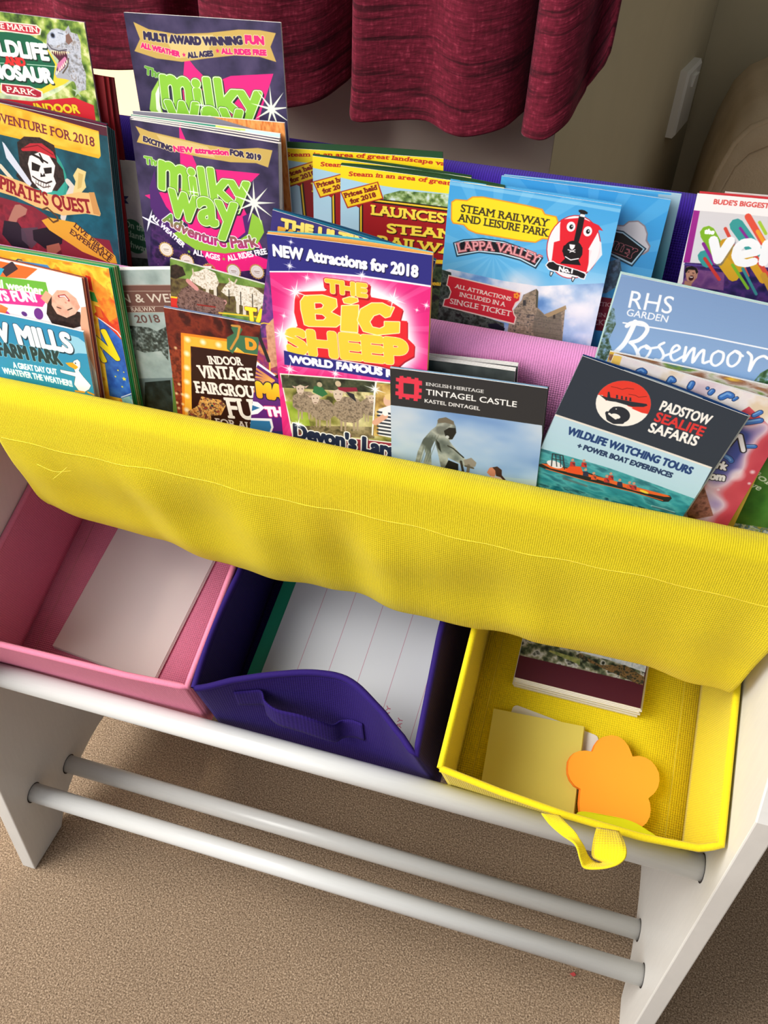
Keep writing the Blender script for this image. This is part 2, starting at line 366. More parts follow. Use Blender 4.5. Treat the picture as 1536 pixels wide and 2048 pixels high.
def dent(x, z, y0):
    """slow creases of the hanging cloth"""
    return (0.0022 * math.sin(x * 46 + 9 * (0.5 - z) + 1.2 + 1.5 * math.sin(x * 13)) + 0.0014 * math.sin(x * 97 + 14 * z + 2 * math.sin(x * 21)) + 0.0010 * math.sin(x * 34 + 1.2) + 0.0012 * math.sin(x * 71 + z * 30) + 0.0009 * math.sin(x * 23 - z * 60 + 2)
            + 0.0024 * math.exp(-((x + 0.165 - (0.50 - z) * 0.25) / 0.013) ** 2) - 0.0015 * math.exp(-((x + 0.14 - (0.50 - z) * 0.3) / 0.012) ** 2)
            + 0.0016 * math.exp(-((x - 0.105 - (0.50 - z) * 0.2) / 0.02) ** 2) - 0.0016 * math.exp(-((x - 0.14 - (0.50 - z) * 0.1) / 0.016) ** 2))
def sling(name, rod, r, zb, front, back, ybot, xl, xr, mat, wob=1.0):
    cy, cz = rod
    def prof(x, s):
        P = []
        for k in range(9):
            a = math.radians(-25 + k * 205 / 8); P.append((cy + r * math.cos(a), cz + r * math.sin(a)))
        zz = zb(x)
        H = cz - zz
        for fr, yy in front: P.append((yy, cz - H * fr))
        P.append((ybot - 0.004, zz + 0.0035)); P.append((ybot, zz)); P.append((ybot + 0.006, zz + 0.0015)); P.append((ybot + 0.011, zz + 0.010))
        for yy, z_ in back: P.append((yy, z_))
        k_ = s * (len(P) - 1); i = min(int(k_), len(P) - 2); f = k_ - i
        q = [Vector((0, *P[max(0, min(len(P) - 1, i + j))])) for j in (-1, 0, 1, 2)]
        a, b, c, d = q
        v = 0.5 * ((2 * b) + (c - a) * f + (2 * a - 5 * b + 4 * c - d) * f * f + (3 * b - a - 3 * c + d) * f ** 3)
        return v, i
    def f(s, t):
        xx = -1 + 2 * s
        v, i = prof(0, t)
        z01 = min(1, max(0, (cz - v.z) / (cz - 0.41)))
        L = xl[0] + (xl[1] - xl[0]) * z01 ** 0.9; Rr = xr[0] + (xr[1] - xr[0]) * z01 ** 1.5
        x = L + (Rr - L) * s
        v, i = prof(x, t)
        y = v.y; z = v.z
        if i >= 8: y += wob * dent(x, z, y) * min(1, max(0, (cz - 0.02 - z) / 0.05))
        elif i > 3: z -= 0.0006 * abs(math.sin(x * 60 + 2 * math.sin(x * 17))) * wob
        return (x, y, z)
    return keep(sheet(name, f, 220, 96, 0.0011, mat, uv=(0.59, 0.42)), rack)
ZB = ([-.30, -.259, -.212, -.152, -.107, -.088, -.05, .006, .076, .107, .139, .197, .234, .293], [.434, .433, .430, .4235, .4160, .4130, .4130, .413, .409, .408, .4125, .412, .409, .4015])
ys = sling('sling', RY, 0.0125, lambda x: interp(*ZB, x), [(0.12, 0.0800), (0.25, 0.0805), (0.45, 0.0855), (0.65, 0.0925), (0.85, 0.0985)],
           [(0.1285, 0.448), (0.1300, 0.470), (0.1310, 0.490)], 0.110, (-0.2575, -0.2545), (0.298, 0.294), M['sling_yellow'])
ys['label'] = 'translucent yellow sling cloth'
ps = sling('sling', RP, 0.0125, lambda x: 0.462 + 0.003 * math.sin(x * 11), [(0.12, 0.1318), (0.3, 0.1330), (0.5, 0.1345), (0.7, 0.139), (0.88, 0.150)],
           [(0.187, 0.49), (0.1895, 0.52), (0.1905, 0.56)], 0.166, (-0.299, -0.297), (0.299, 0.297), M['sling_pink'], 0.25)
ps['label'] = 'pink sling cloth'
us = sling('sling', RU, 0.0125, lambda x: 0.535, [(0.12, 0.1908), (0.3, 0.192), (0.5, 0.195), (0.7, 0.2), (0.88, 0.208)],
           [(0.252, 0.57), (0.262, 0.62), (0.266, 0.66)], 0.228, (-0.299, -0.297), (0.299, 0.297), M['sling_purple'], 0.2)
us['label'] = 'purple sling cloth'
for rr, nm in ((RY, 'y'), (RP, 'p'), (RU, 'u')):
    rail('sling_rod', rr, 0.0105)
rail('sling_rod', (0.266, 0.668), 0.007)

# stitched seam under the yellow rod, with loose threads
def on_flap(x, z):
    H = RY[1] - interp(*ZB, x); fr = (RY[1] - z) / H
    y = float(np.interp(fr, [0.12, 0.25, 0.45, 0.65, 0.85], [0.0800, 0.0805, 0.0855, 0.0925, 0.0985]))
    return y + dent(x, z, y) * min(1, max(0, (RY[1] - 0.02 - z) / 0.05))
seam = []
for k in range(240):
    x = -0.253 + 0.543 * k / 239; z = 0.5225 + 0.0012 * math.sin(x * 40) + 0.0007 * math.sin(x * 130)
    seam.append((x, on_flap(x, z) - 0.0009 - (0.0002 if k % 2 else 0), z))
st = keep(tube('seam', seam, 0.00024, M['thread_yellow'], n=5), rack)
for P in ([(-0.225, .0755, .508), (-0.21, .074, .506), (-0.196, .0755, .509)], [(-0.199, .075, .512), (-0.206, .0735, .505), (-0.214, .075, .497)]):
    keep(tube('loose_thread', catmull(P, 10), 0.0002, M['thread_yellow'], n=4), rack)

# ================================================================ printed matter: a small polygon painter, one pixel array per print
def area2(p): p = np.asarray(p, float); x, y = p[:, 0], p[:, 1]; return float(np.sum(x * np.roll(y, -1) - np.roll(x, -1) * y))
def coverage(polys, W, H):
    """antialiased non-zero fill of closed outlines (pixels) -> (x0, y0, array)"""
    polys = [np.asarray(p, float) for p in polys if len(p) > 2]
    if not polys: return None
    A = np.vstack(polys); B = np.vstack([np.roll(p, -1, 0) for p in polys])
    x0 = int(max(0, math.floor(A[:, 0].min()) - 1)); x1 = int(min(W, math.ceil(A[:, 0].max()) + 2))
    y0 = int(max(0, math.floor(A[:, 1].min()) - 1)); y1 = int(min(H, math.ceil(A[:, 1].max()) + 2))
    if x1 <= x0 or y1 <= y0: return None
    w_, h_ = x1 - x0, y1 - y0; SS = 4
    ax, ay, bx, by = A[:, 0] - x0, (A[:, 1] - y0) * SS, B[:, 0] - x0, (B[:, 1] - y0) * SS
    sg = np.where(by > ay, 1.0, -1.0); lo = np.minimum(ay, by); hi = np.maximum(ay, by)
    r0 = np.clip(np.ceil(lo - 0.5), 0, h_ * SS).astype(int); r1 = np.clip(np.ceil(hi - 0.5), 0, h_ * SS).astype(int)
    n = r1 - r0; ok = n > 0; ax, ay, bx, by, sg, r0, n = (q[ok] for q in (ax, ay, bx, by, sg, r0, n))
    if len(n) == 0: return None
    idx = np.repeat(np.arange(len(n)), n); off = np.arange(n.sum()) - np.repeat(np.cumsum(n) - n, n)
    row = r0[idx] + off; t = (row + 0.5 - ay[idx]) / (by[idx] - ay[idx]); xx = np.clip(ax[idx] + t * (bx[idx] - ax[idx]), 0, w_)
    px = xx.astype(int); fr = xx - px; acc = np.zeros((h_ * SS, w_ + 2))
    np.add.at(acc, (row, px), sg[idx] * (1 - fr)); np.add.at(acc, (row, px + 1), sg[idx] * fr)
    c = np.clip(np.abs(np.cumsum(acc, 1)[:, :w_]), 0, 1).reshape(h_, SS, w_).mean(1)
    return x0, y0, c
def stroke_polys(polys, r, closed=True, n=8):
    out = []
    cs = [(math.cos(2 * math.pi * k / n) * r, math.sin(2 * math.pi * k / n) * r) for k in range(n)]
    for p in polys:
        p = np.asarray(p, float); q = np.roll(p, -1, 0) if closed else p[1:]; pp = p if closed else p[:-1]
        for a, b in zip(pp, q):
            d = b - a; L = math.hypot(*d)
            if L > 1e-9:
                m = np.array([-d[1], d[0]]) / L * r; out.append(np.array([a + m, b + m, b - m, a - m]))
        for a in p: out.append(a + np.array(cs))
    return [o if area2(o) > 0 else o[::-1] for o in out]
_fc = {}
def glyphs(text, spacing=1.0):
    """outlines of a string in the built-in font; em units, y up"""
    key = (text, spacing)
    if key in _fc: return _fc[key]
    c = bpy.data.curves.new('tmp', 'FONT'); c.body = text; c.space_character = spacing; c.resolution_u = 4
    o = bpy.data.objects.new('tmp', c); COL.objects.link(o); dg = bpy.context.evaluated_depsgraph_get(); k = o.to_curve(dg); out = []
    for s in k.splines:
        B = s.bezier_points; P = []
        for i in range(len(B)):
            a, b = B[i], B[(i + 1) % len(B)]
            p0, p1, p2, p3 = (np.array(q[:2]) for q in (a.co, a.handle_right, b.co, b.handle_left)); p2, p3 = p3, p2
            straight = abs(np.cross(p1 - p0, p3 - p0)) < 1e-4 and abs(np.cross(p2 - p0, p3 - p0)) < 1e-4
            for t in ([0] if straight else [0, .25, .5, .75]):
                P.append((1 - t) ** 3 * p0 + 3 * (1 - t) ** 2 * t * p1 + 3 * (1 - t) * t * t * p2 + t ** 3 * p3)
        out.append(np.array(P))
    o.to_curve_clear(); bpy.data.objects.remove(o); bpy.data.curves.remove(c); _fc[key] = out
    return out
def serifed(G, th=0.05, ext=0.07):
    """slab ends on every flat stem end"""
    add = []
    for p in G:
        for a, b in zip(p, np.roll(p, -1, 0)):
            if abs(a[1] - b[1]) < 1e-3:
                y = a[1]; L = abs(a[0] - b[0])
                if min(abs(y - l) for l in (0.0, 0.682, 0.449, -0.23)) < 0.02 and L > 0.06:
                    x0, x1 = sorted((a[0], b[0])); s = 1 if y < 0.2 else -1
                    if L < 0.16: add.append(np.array([(x0 - ext, y), (x1 + ext, y), (x1 + ext, y + s * th), (x0 - ext, y + s * th)]))
                    elif y in (0.0,) or y > 0.6: add.append(np.array([(x0 - ext, y), (x0 + 0.1, y), (x0 + 0.1, y + s * th), (x0 - ext, y + s * th)]))
    return add
def hexc(c):
    if isinstance(c, str): return np.array([int(c[i:i + 2], 16) / 255 for i in (0, 2, 4)])
    return np.asarray(c, float)
def blur(a, r):
    r = max(1, int(r))
    for _ in range(2):
        for ax in (0, 1):
            p = np.pad(a, [(r + 1, r) if k == ax else (0, 0) for k in range(2)], mode='edge'); c = np.cumsum(p, ax)
            a = (np.take(c, range(2 * r + 1, c.shape[ax]), ax) - np.take(c, range(0, c.shape[ax] - 2 * r - 1), ax)) / (2 * r + 1)
    return a
def vnoise(h, w_, cell, seed, octv=4, aspect=1.0):
    g = np.random.default_rng(seed); out = np.zeros((h, w_)); amp = 1; tot = 0
    for _ in range(octv):
        gx, gy = max(2, int(w_ / (cell * aspect)) + 2), max(2, int(h / cell) + 2); r = g.random((gy, gx))
        y = np.linspace(0, gy - 1.001, h); x = np.linspace(0, gx - 1.001, w_); yi, xi = y.astype(int), x.astype(int); fy, fx = (y - yi)[:, None], (x - xi)[None]
        fy = fy * fy * (3 - 2 * fy); fx = fx * fx * (3 - 2 * fx)
        out += amp * ((r[yi][:, xi] * (1 - fx) + r[yi][:, xi + 1] * fx) * (1 - fy) + (r[yi + 1][:, xi] * (1 - fx) + r[yi + 1][:, xi + 1] * fx) * fy)
        tot += amp; amp *= 0.5; cell = max(2, cell / 2)
    return out / tot
class Art:
    """a print w x h millimetres at s px/mm; to() turns a point of the photograph into millimetres on the print"""
    def __init__(s, w_, h_, base, to=None, s_=5.0):
        s.w, s.h, s.s = w_, h_, s_; s.W, s.H = int(round(w_ * s_)), int(round(h_ * s_)); s.a = np.empty((s.H, s.W, 3)); s.a[:] = hexc(base); s.to = to or (lambda p: p)
    def px(s, P): return [np.array([s.to(q) for q in p], float) * s.s for p in P]
    def paint(s, cv, col, al=1.0, clip=None):
        if cv is None: return
        x0, y0, c = cv; h_, w_ = c.shape; c = c * al
        if clip is not None: c = c * clip[y0:y0 + h_, x0:x0 + w_]
        c = c[..., None]
        if callable(col): col = col(x0, y0, w_, h_)
        elif isinstance(col, np.ndarray) and col.ndim == 3: col = col[y0:y0 + h_, x0:x0 + w_]
        else: col = hexc(col)
        R_ = s.a[y0:y0 + h_, x0:x0 + w_]; R_ *= 1 - c; R_ += col * c
    def fill(s, P, col, al=1.0, clip=None):
        Q = s.px([P]) if not isinstance(P[0][0], (tuple, list, np.ndarray)) else s.px(P)
        s.paint(coverage(Q, s.W, s.H), col, al, clip); return s
    def mask(s, P):
        m = np.zeros((s.H, s.W)); cv = coverage(s.px([P]), s.W, s.H)
        if cv: m[cv[1]:cv[1] + cv[2].shape[0], cv[0]:cv[0] + cv[2].shape[1]] = cv[2]
        return m
    def line(s, P, r, col, al=1.0, closed=False, clip=None):
        s.paint(coverage(stroke_polys(s.px([P]), r * s.s, closed), s.W, s.H), col, al, clip); return s
    def oval(s, c, rx, ry, col, al=1.0, rot=0, clip=None, a0=0, a1=360):
        """centre in photo points, radii in mm"""
        c = np.array(s.to(c)); t = np.radians(np.linspace(a0, a1, 33)); q = np.stack([rx * np.cos(t), ry * np.sin(t)], 1); r = math.radians(rot)
        q = q @ np.array([[math.cos(r), math.sin(r)], [-math.sin(r), math.cos(r)]]); s.paint(coverage([(c + q) * s.s], s.W, s.H), col, al, clip); return s
    def grad(s, P, top, bot, clip=None):
        Q = s.px([P])[0]; y0, y1 = Q[:, 1].min(), Q[:, 1].max(); t = np.clip((np.arange(s.H) - y0) / max(1, y1 - y0), 0, 1)[:, None, None]
        s.paint(coverage([Q], s.W, s.H), np.broadcast_to(hexc(top) * (1 - t) + hexc(bot) * t, s.a.shape), 1, clip); return s
    def photo(s, P, stops, cell=24, seed=1, octv=5, aspect=1.0, al=1.0, clip=None):
        """a patch of photographic texture: noise run through colour stops"""
        cv = coverage(s.px([P]), s.W, s.H)
        if cv is None: return s
        h_, w_ = cv[2].shape; n = vnoise(h_, w_, cell, seed, octv, aspect); n = np.clip((n - 0.5) * 1.9 + 0.5, 0, 1); xs = np.linspace(0, 1, len(stops)); C = np.array([hexc(c) for c in stops])
        col = np.stack([np.interp(n, xs, C[:, k]) for k in range(3)], -1)
        s.paint(cv, lambda *_: col, al, clip); return s
    def glow(s, P, r, col, al=1.0):
        m = blur(np.pad(s.mask(P), 0), r * s.s); s.paint((0, 0, np.clip(m * 1.4, 0, 1)), col, al); return s
    def spot(s, c, r, col, al=1.0, p=2.0):
        c = np.array(s.to(c)) * s.s; yy, xx = np.mgrid[0:s.H, 0:s.W]; d = np.hypot(xx - c[0], yy - c[1]) / (r * s.s)
        s.paint((0, 0, np.clip(1 - d, 0, 1) ** p), col, al); return s
    def star(s, c, r, n=4, col='ffffff', thin=0.12, rot=0, al=1.0):
        c = np.array(s.to(c)); P = []
        for k in range(2 * n): a = math.pi * k / n + math.radians(rot - 90); rr = r if k % 2 == 0 else r * thin; P.append(c + rr * np.array([math.cos(a), math.sin(a)]))
        s.paint(coverage([np.array(P) * s.s], s.W, s.H), col, al); return s
    def text(s, txt, p0, p1, cap, col, bold=0.0, serif=False, slant=0.0, out=None, ow=0.0, out2=None, ow2=0.0, sh=None, shd=(0.5, 0.5), arc=0.0, grow=None, sp=1.0, al=1.0, clip=None, grad=None):
        """p0, p1: photo points of the baseline's ends; cap: capital height in mm; arc: sagitta in mm (+ up)"""
        G = glyphs(txt, sp)
        if not G: return s
        if serif: S_ = serifed(G)
        X = np.vstack(G); xa, xb = X[:, 0].min(), X[:, 0].max()
        a, b = np.array(s.to(p0), float), np.array(s.to(p1), float); L = math.hypot(*(b - a)); e = (b - a) / L; nrm = np.array([e[1], -e[0]])
        kx = L / (xb - xa); ky = cap / 0.682
        def mp(p):
            t = (p[:, 0] - xa) / (xb - xa); y = p[:, 1] * ky
            if grow is not None: y = y * (grow[0] + (grow[1] - grow[0]) * t)
            x = p[:, 0] * kx - xa * kx + slant * y; lift = arc * 4 * t * (1 - t); tl = arc * 4 * (1 - 2 * t) / L
            return (a + np.outer(x - tl * y, e) + np.outer(y + lift, nrm)) * s.s
        Q = [mp(p) for p in G]
        pos = sum(area2(q) for q in Q) > 0
        if not pos: Q = [q[::-1] for q in Q]
        if serif: Z = [mp(p) for p in S_]; Q = Q + [q if area2(q) > 0 else q[::-1] for q in Z]
        B = Q + (stroke_polys(Q, bold * s.s, n=6) if bold else [])
        def off(dx, dy, r): return [q + np.array([dx, dy]) * s.s for q in (Q + stroke_polys(Q, r * s.s, n=8))]
        if sh: s.paint(coverage(off(shd[0], shd[1], max(bold + max(ow, ow2), 0.05)), s.W, s.H), sh, al, clip)
        if out2: s.paint(coverage(off(0, 0, bold + ow + ow2), s.W, s.H), out2, al, clip)
        if out: s.paint(coverage(off(0, 0, bold + ow), s.W, s.H), out, al, clip)
        if grad:
            Y = np.vstack(Q)[:, 1]; t = np.clip((np.arange(s.H) - Y.min()) / (Y.max() - Y.min() + 1e-6), 0, 1)[:, None, None]
            col = np.broadcast_to(hexc(grad[0]) * (1 - t) + hexc(grad[1]) * t, s.a.shape)
        s.paint(coverage(B, s.W, s.H), col, al, clip); return s
    def grain(s, amp=0.012, seed=3):
        s.a += (vnoise(s.H, s.W, 3, seed, 2)[..., None] - 0.5) * amp * 2; return s
    def material(s, name, rough=0.42, spec=0.35):
        im = bpy.data.images.new(name, s.W, s.H); px = np.ones((s.H, s.W, 4), np.float32); px[..., :3] = np.clip(s.a[::-1], 0, 1)
        im.pixels.foreach_set(px.ravel()); im.update(); im.pack()
        k = NT(name, (1, 1, 1), rough, spec); t = k.n('ShaderNodeTexImage', image=im, interpolation='Cubic', extension='EXTEND')
        uv = k.n('ShaderNodeUVMap'); k.l(uv.outputs[0], t.inputs['Vector'])
        hs = k.n('ShaderNodeHueSaturation'); hs.inputs['Value'].default_value = 1.0; k.l(t.outputs['Color'], hs.inputs['Color']); k.l(hs.outputs[0], k.b.inputs['Base Color'])
        return k.m
def starpoly(c, R_, r, n, rot=0):
    return [(c[0] + (R_ if k % 2 == 0 else r) * math.cos(math.pi * k / n + rot), c[1] + (R_ if k % 2 == 0 else r) * math.sin(math.pi * k / n + rot)) for k in range(2 * n)]

# ================================================================ fabric bins
NRM = (0.0, -ST, CT)
def plane_d(h): p = BP(0, 0, h); return -ST * p.y + CT * p.z
def at_floor(u, v, h=BH - 0.0015): return on_plane(u, v, NRM, plane_d(h))
def cubic1(xs, ys, x):
    i = int(np.clip(np.searchsorted(xs, x) - 1, 0, len(xs) - 2)); t = min(max((x - xs[i]) / (xs[i + 1] - xs[i]), 0), 1)
    y = [ys[0]] + list(ys) + [ys[-1]]; a, b, c, d = y[i:i + 4]
    return 0.5 * (2 * b + (c - a) * t + (2 * a - 5 * b + 4 * c - d) * t * t + (3 * b - a - 3 * c + d) * t ** 3)
def fabric_bin(label, x0, x1, mat, front, left=lambda v: 0.0, right=lambda v: 0.0, piping='', ins=(0.0065, 0.0065)):
    t = thing('fabric_bin', label, 'bin', BP((x0 + x1) / 2, BD / 2, BH), None)
    inset = 0.0065; la, ra = ins
    def wx(x, h, v):
        """x with the taper and the waviness of both side walls"""
        f = (x - x0) / (x1 - x0); k = h / BH
        return x + (1 - k) ** 0.8 * (left(v) * (1 - f) + right(v) * f) + la * k * (1 - f) - ra * k * f
    def fv(x, h): k = min(1, h / BH); return front(x) * (1 - k) ** 1.0 + 0.0052 * k
    def side(x, sgn):
        def f(s, q):
            h = q * BH; v = fv(x, h) + s * (BD - fv(x, h) - 0.002 * (h / BH))
            bulge = 0.0015 * math.sin(math.pi * s) * math.sin(math.pi * q) * sgn
            return BP(wx(x, h, v) + bulge, v, h)
        return f
    def fr(s, q):
        x = x0 + (x1 - x0) * s; h = q * BH; return BP(wx(x, h, 0.0), fv(x, h), h)
    def bk(s, q):
        x = x0 + (x1 - x0) * s; h = q * BH; return BP(wx(x, h, BD), BD, h)
    L = x1 - x0
    ws = [sheet('front_wall', fr, 60, 16, 0.0026, mat, uv=(L, BH)), sheet('back_wall', bk, 12, 6, 0.0026, mat, uv=(L, BH)),
          sheet('side_wall', side(x0, -1), 40, 12, 0.0026, mat, uv=(BD, BH)), sheet('side_wall', side(x1, 1), 40, 12, 0.0026, mat, uv=(BD, BH)),
          sheet('base', lambda s, q: BP(x0 + la + (L - la - ra) * s, 0.004 + (BD - 0.008) * q, BH - 0.0002), 4, 4, 0.002, mat, uv=(L, BD))]
    for o in ws: keep(o, t)
    loop = [fr(k / 40, 0) for k in range(41)] + [side(x1, 1)(k / 30, 0) for k in range(1, 31)] + [bk(1 - k / 6, 0) for k in range(1, 7)] + [side(x0, -1)(1 - k / 30, 0) for k in range(1, 31)]
    r = 0.0026
    keep(tube('rim_piping', [p + Vector((0, -ST, CT)) * 0.0003 for p in loop], r, mat, n=10, caps=False), t)
    # stitched line round the base board
    s_ = 0.014
    sq = [BP(x0 + inset + s_, 0.008 + 0.004, BH - 0.0016), BP(x0 + inset + s_, BD - 0.02, BH - 0.0016)]
    sq2 = [BP(x1 - inset - s_, 0.008 + 0.004, BH - 0.0016), BP(x1 - inset - s_, BD - 0.02, BH - 0.0016)]
    for q in (sq, sq2):
        keep(tube('stitching', q, 0.00028, M[piping], n=5), t)
    return t, fr, fv, wx
pf = lambda x: 0.0
pink_bin, pfr, _, _ = fabric_bin('pink fabric bin at the left end of the rack, holding plain paper', -0.3025, -0.0995, M['bin_pink'],
    lambda x: interp([-.30, -.26, -.15, -.098], [0.0, 0.004, 0.006, 0.009], x), piping='thread_pink', ins=(0.0065, 0.003))
# the folded crease of its side wall
cr = [BP(-0.3005 + 0.0045 * k / 8, 0.150 + 0.048 * k / 8, 0.012 + 0.075 * k / 8) + Vector((0.0022, 0, 0)) for k in range(9)]
keep(tube('crease', cr, 0.0009, M['bin_pink'], n=6), pink_bin)
purple_bin, ufr, ufv, uwx = fabric_bin('dark purple fabric bin in the middle with a sagging front and a strap handle', -0.0925, 0.1010, M['bin_purple'],
    lambda x: cubic1([-.0925, -.062, -.027, .006, .033, .065, .087, .101], [.010, .024, .037, .0455, .0450, .029, .014, .004], x),
    left=lambda v: -0.0035 * math.sin(min(1, v / 0.11) * math.pi) - 0.0005, right=lambda v: -0.0165 - 0.006 * min(1, v / 0.1), piping='bin_purple', ins=(0.0015, 0.0015))
yellow_bin, yfr, yfv, _ = fabric_bin('bright yellow fabric bin at the right end holding note pads', 0.1035, 0.3005, M['bin_yellow'],
    lambda x: interp([.10, .149, .196, .248, .287, .301], [0.0, -.0055, -.009, -.010, -.007, -.001], x), piping='thread_yellow')

def strap(name, pts, width_dirs, wdt, th, mat, parent, n=60, uvl=0.1):
    P = catmull(pts, n); D = catmull(width_dirs, n)
    def f(s, q):
        i = int(round(s * n)); return P[i] + D[i].normalized() * (q - 0.5) * wdt
    o = sheet(name, f, n, 6, th, mat, uv=(uvl, wdt)); return keep(o, parent)
def on_front(fr, x0, x1, x, h, out):
    s = (x - x0) / (x1 - x0); a = Vector(fr(s, h / BH)); b = Vector(fr(s, min(1, h / BH + 0.05))); c = Vector(fr(s + 0.01, h / BH))
    n = (c - a).cross(b - a).normalized()
    if n.y > 0: n = -n
    return a + n * out, (b - a).normalized()
pts, dirs = [], []
for x, h, o in ((-.062, .024, .0022), (-.050, .024, .0025), (-.041, .024, .0035), (-.038, .028, .010), (-.028, .031, .0165), (-.010, .034, .0195), (.006, .040, .0185), (.017, .048, .013), (.0215, .051, .0045), (.030, .049, .0022), (.040, .047, .0022)):
    p, d = on_front(ufr, -0.0925, 0.1010, x * 1.06, h, o); pts.append(p); dirs.append(d)
strap('handle', pts, dirs, 0.021, 0.0014, M['bin_purple'], purple_bin)
Y0, Y1 = 0.1035, 0.3005
cr2 = lambda x, y: (850 + x / 2.239, 1100 + y / 2.239)
EA = [((520, 1180), .0035), ((556, 1228), -.006), ((612, 1278), -.016), ((672, 1318), -.025), ((696, 1390), -.031), ((716, 1424), -.034), ((800, 1424), -.036), ((868, 1404), -.035), ((898, 1372), -.032), ((898, 1320), -.022), ((870, 1262), .001)]
EB = [((606, 1192), .0030), ((628, 1218), -.006), ((672, 1262), -.015), ((708, 1322), -.022), ((728, 1366), -.025), ((752, 1392), -.026), ((778, 1404), -.027), ((795, 1396), -.027), ((752, 1372), -.024), ((752, 1318), -.016), ((768, 1244), .001)]
ca = catmull([at_y(*cr2(*p), y) for p, y in EA], 70); cb = catmull([at_y(*cr2(*p), y) for p, y in EB], 70)
keep(sheet('handle', lambda s, q: ca[int(round(s * 70))].lerp(cb[int(round(s * 70))], q), 70, 6, 0.0013, M['bin_yellow'], uv=(0.12, 0.021)), yellow_bin)

# ---------------------------------------------------------------- what lies in the bins
def frame_poly(P, th):
    """top outline in world points -> prism going th down into the bin"""
    n = Vector(NRM); P = [Vector(p) for p in P]; m = len(P)
    return P + [p - n * th for p in P], [tuple(range(m))] + [tuple(range(2 * m - 1, m - 1, -1))] + [(i, m + i, m + (i + 1) % m, (i + 1) % m) for i in range(m)]
def slab(name, P, th, mat, parent=None, art=None, smooth=False):
    V, F = frame_poly(P, th)
    a, b, c = Vector(V[0]), Vector(V[1]), Vector(V[2])
    if (b - a).cross(c - a).dot(Vector(NRM)) < 0: F = [tuple(reversed(f)) for f in F]
    o = mesh_obj(name, V, F, mat)
    if parent is not None: keep(o, parent)
    return o
def quad(tl, tr, bl):
    tl, tr, bl = Vector(tl), Vector(tr), Vector(bl); e = (tr - tl); f = (bl - tl); f = f - e * (f.dot(e) / e.dot(e)); return [tl, tr, tr + f, tl + f]
# plain paper
hh = BH - 0.0015
tpp = thing('paper_pile', 'small pile of plain white paper lying in the pink bin', 'paper', at_floor(250, 1250), None)
base_q = quad(at_floor(240, 1050, hh - .003), at_floor(431, 1112, hh - .003), at_floor(120, 1297, hh - .003))
e = (base_q[1] - base_q[0]).normalized(); f = (base_q[3] - base_q[0]).normalized(); base_q = [base_q[0] - f * 0.03, base_q[1] - f * 0.03, base_q[2], base_q[3]]
for k in range(4):
    r = [(0, 0), (.0008, .0005), (.0016, 0.0), (.0010, .001)][k]
    slab('sheet', [p + e * r[0] + f * r[1] - Vector(NRM) * 0.0007 * k for p in base_q], 0.0006, M['paper_white'], tpp)
# ruled planner sheets on a green folder in the purple bin
hp_ = BH - 0.012
PADX = 0.0
tl, tr, bl = at_floor(598, 1150, hp_), at_floor(882, 1226, hp_), at_floor(548, 1352, hp_)
q = quad(tl, tr, bl); e = (q[1] - q[0]).normalized(); f = (q[3] - q[0]).normalized()
PADX = (min(q[2].y, q[3].y) - (BO.y + hp_ * ST + 0.0145 * CT)) / CT
q = [q[0] - f * 0.05, q[1] + e * 0.012 - f * 0.05, q[2] + e * 0.012 + f * PADX, q[3] + f * PADX]
wmm = (q[1] - q[0]).length * 1000; hmm = (q[3] - q[0]).length * 1000
def to_q(q_, h_=None):
    o_, ex, ey = q_[0], (q_[1] - q_[0]).normalized(), (q_[3] - q_[0]).normalized()
    n = ex.cross(ey); d = n.dot(o_)
    def to(p): w_ = on_plane(p[0], p[1], n, d) - o_; return (w_.dot(ex) * 1000, w_.dot(ey) * 1000)
    return to
A = Art(wmm, hmm, 'd2d4d8', to_q(q), 5.0)
for a, b in (((647, 1171), (603, 1344)), ((703, 1186), (663, 1352)), ((762, 1200), (722, 1367)), ((818, 1215), (776, 1429)), ((878, 1232), (830, 1502))):
    (ax, ay), (bx, by) = A.to(a), A.to(b); ax = (ax + bx) / 2
    A.to = lambda p: p
    A.line([(ax, -5), (ax, hmm + 5)], 0.16, 'b06078'); A.to = to_q(q)
A.text('SATURDAY', (790, 1515), (806, 1437), 4.2, 'b85a72', bold=0.02); A.text('MONDAY', (764, 1500), (782, 1412), 3.6, 'b85a72', bold=0.01)
def image_slab(name, q_, th, art, mname, parent=None, edge='paper_edge', rough=0.42):
    V, F = frame_poly(q_, th)
    o = mesh_obj(name, V, F, art.material(mname, rough), None, uvs=[(0, 1), (1, 1), (1, 0), (0, 0)] * 2)
    a, b, c = Vector(V[0]), Vector(V[1]), Vector(V[2])
    if (b - a).cross(c - a).dot(Vector(NRM)) < 0: o.data.flip_normals()
    o.data.materials.append(M[edge])
    for p in list(o.data.polygons)[1:]: p.material_index = 1
    if parent is not None: keep(o, parent)
    return o
pl = thing('planner_pad', 'white ruled planner sheets with red lines lying in the purple bin', 'paper', q[0].lerp(q[2], 0.5), None)
image_slab('sheet', q, 0.0006, A, 'planner_print', pl, rough=0.6)
slab('sheet', [p + e * 0.0008 - Vector(NRM) * 0.0008 for p in q], 0.002, M['paper_white'], pl)
plain('folder_green', rgb(36, 160, 124), 0.45)
qq = [p - Vector(NRM) * 0.0034 for p in (q[0] - e * 0.0125, q[1] - e * 0.004, q[2] - e * 0.004, q[3] - e * 0.0125)]
tag(slab('folder', qq, 0.004, M['folder_green']), 'green card folder under the ruled sheets in the purple bin', 'folder')

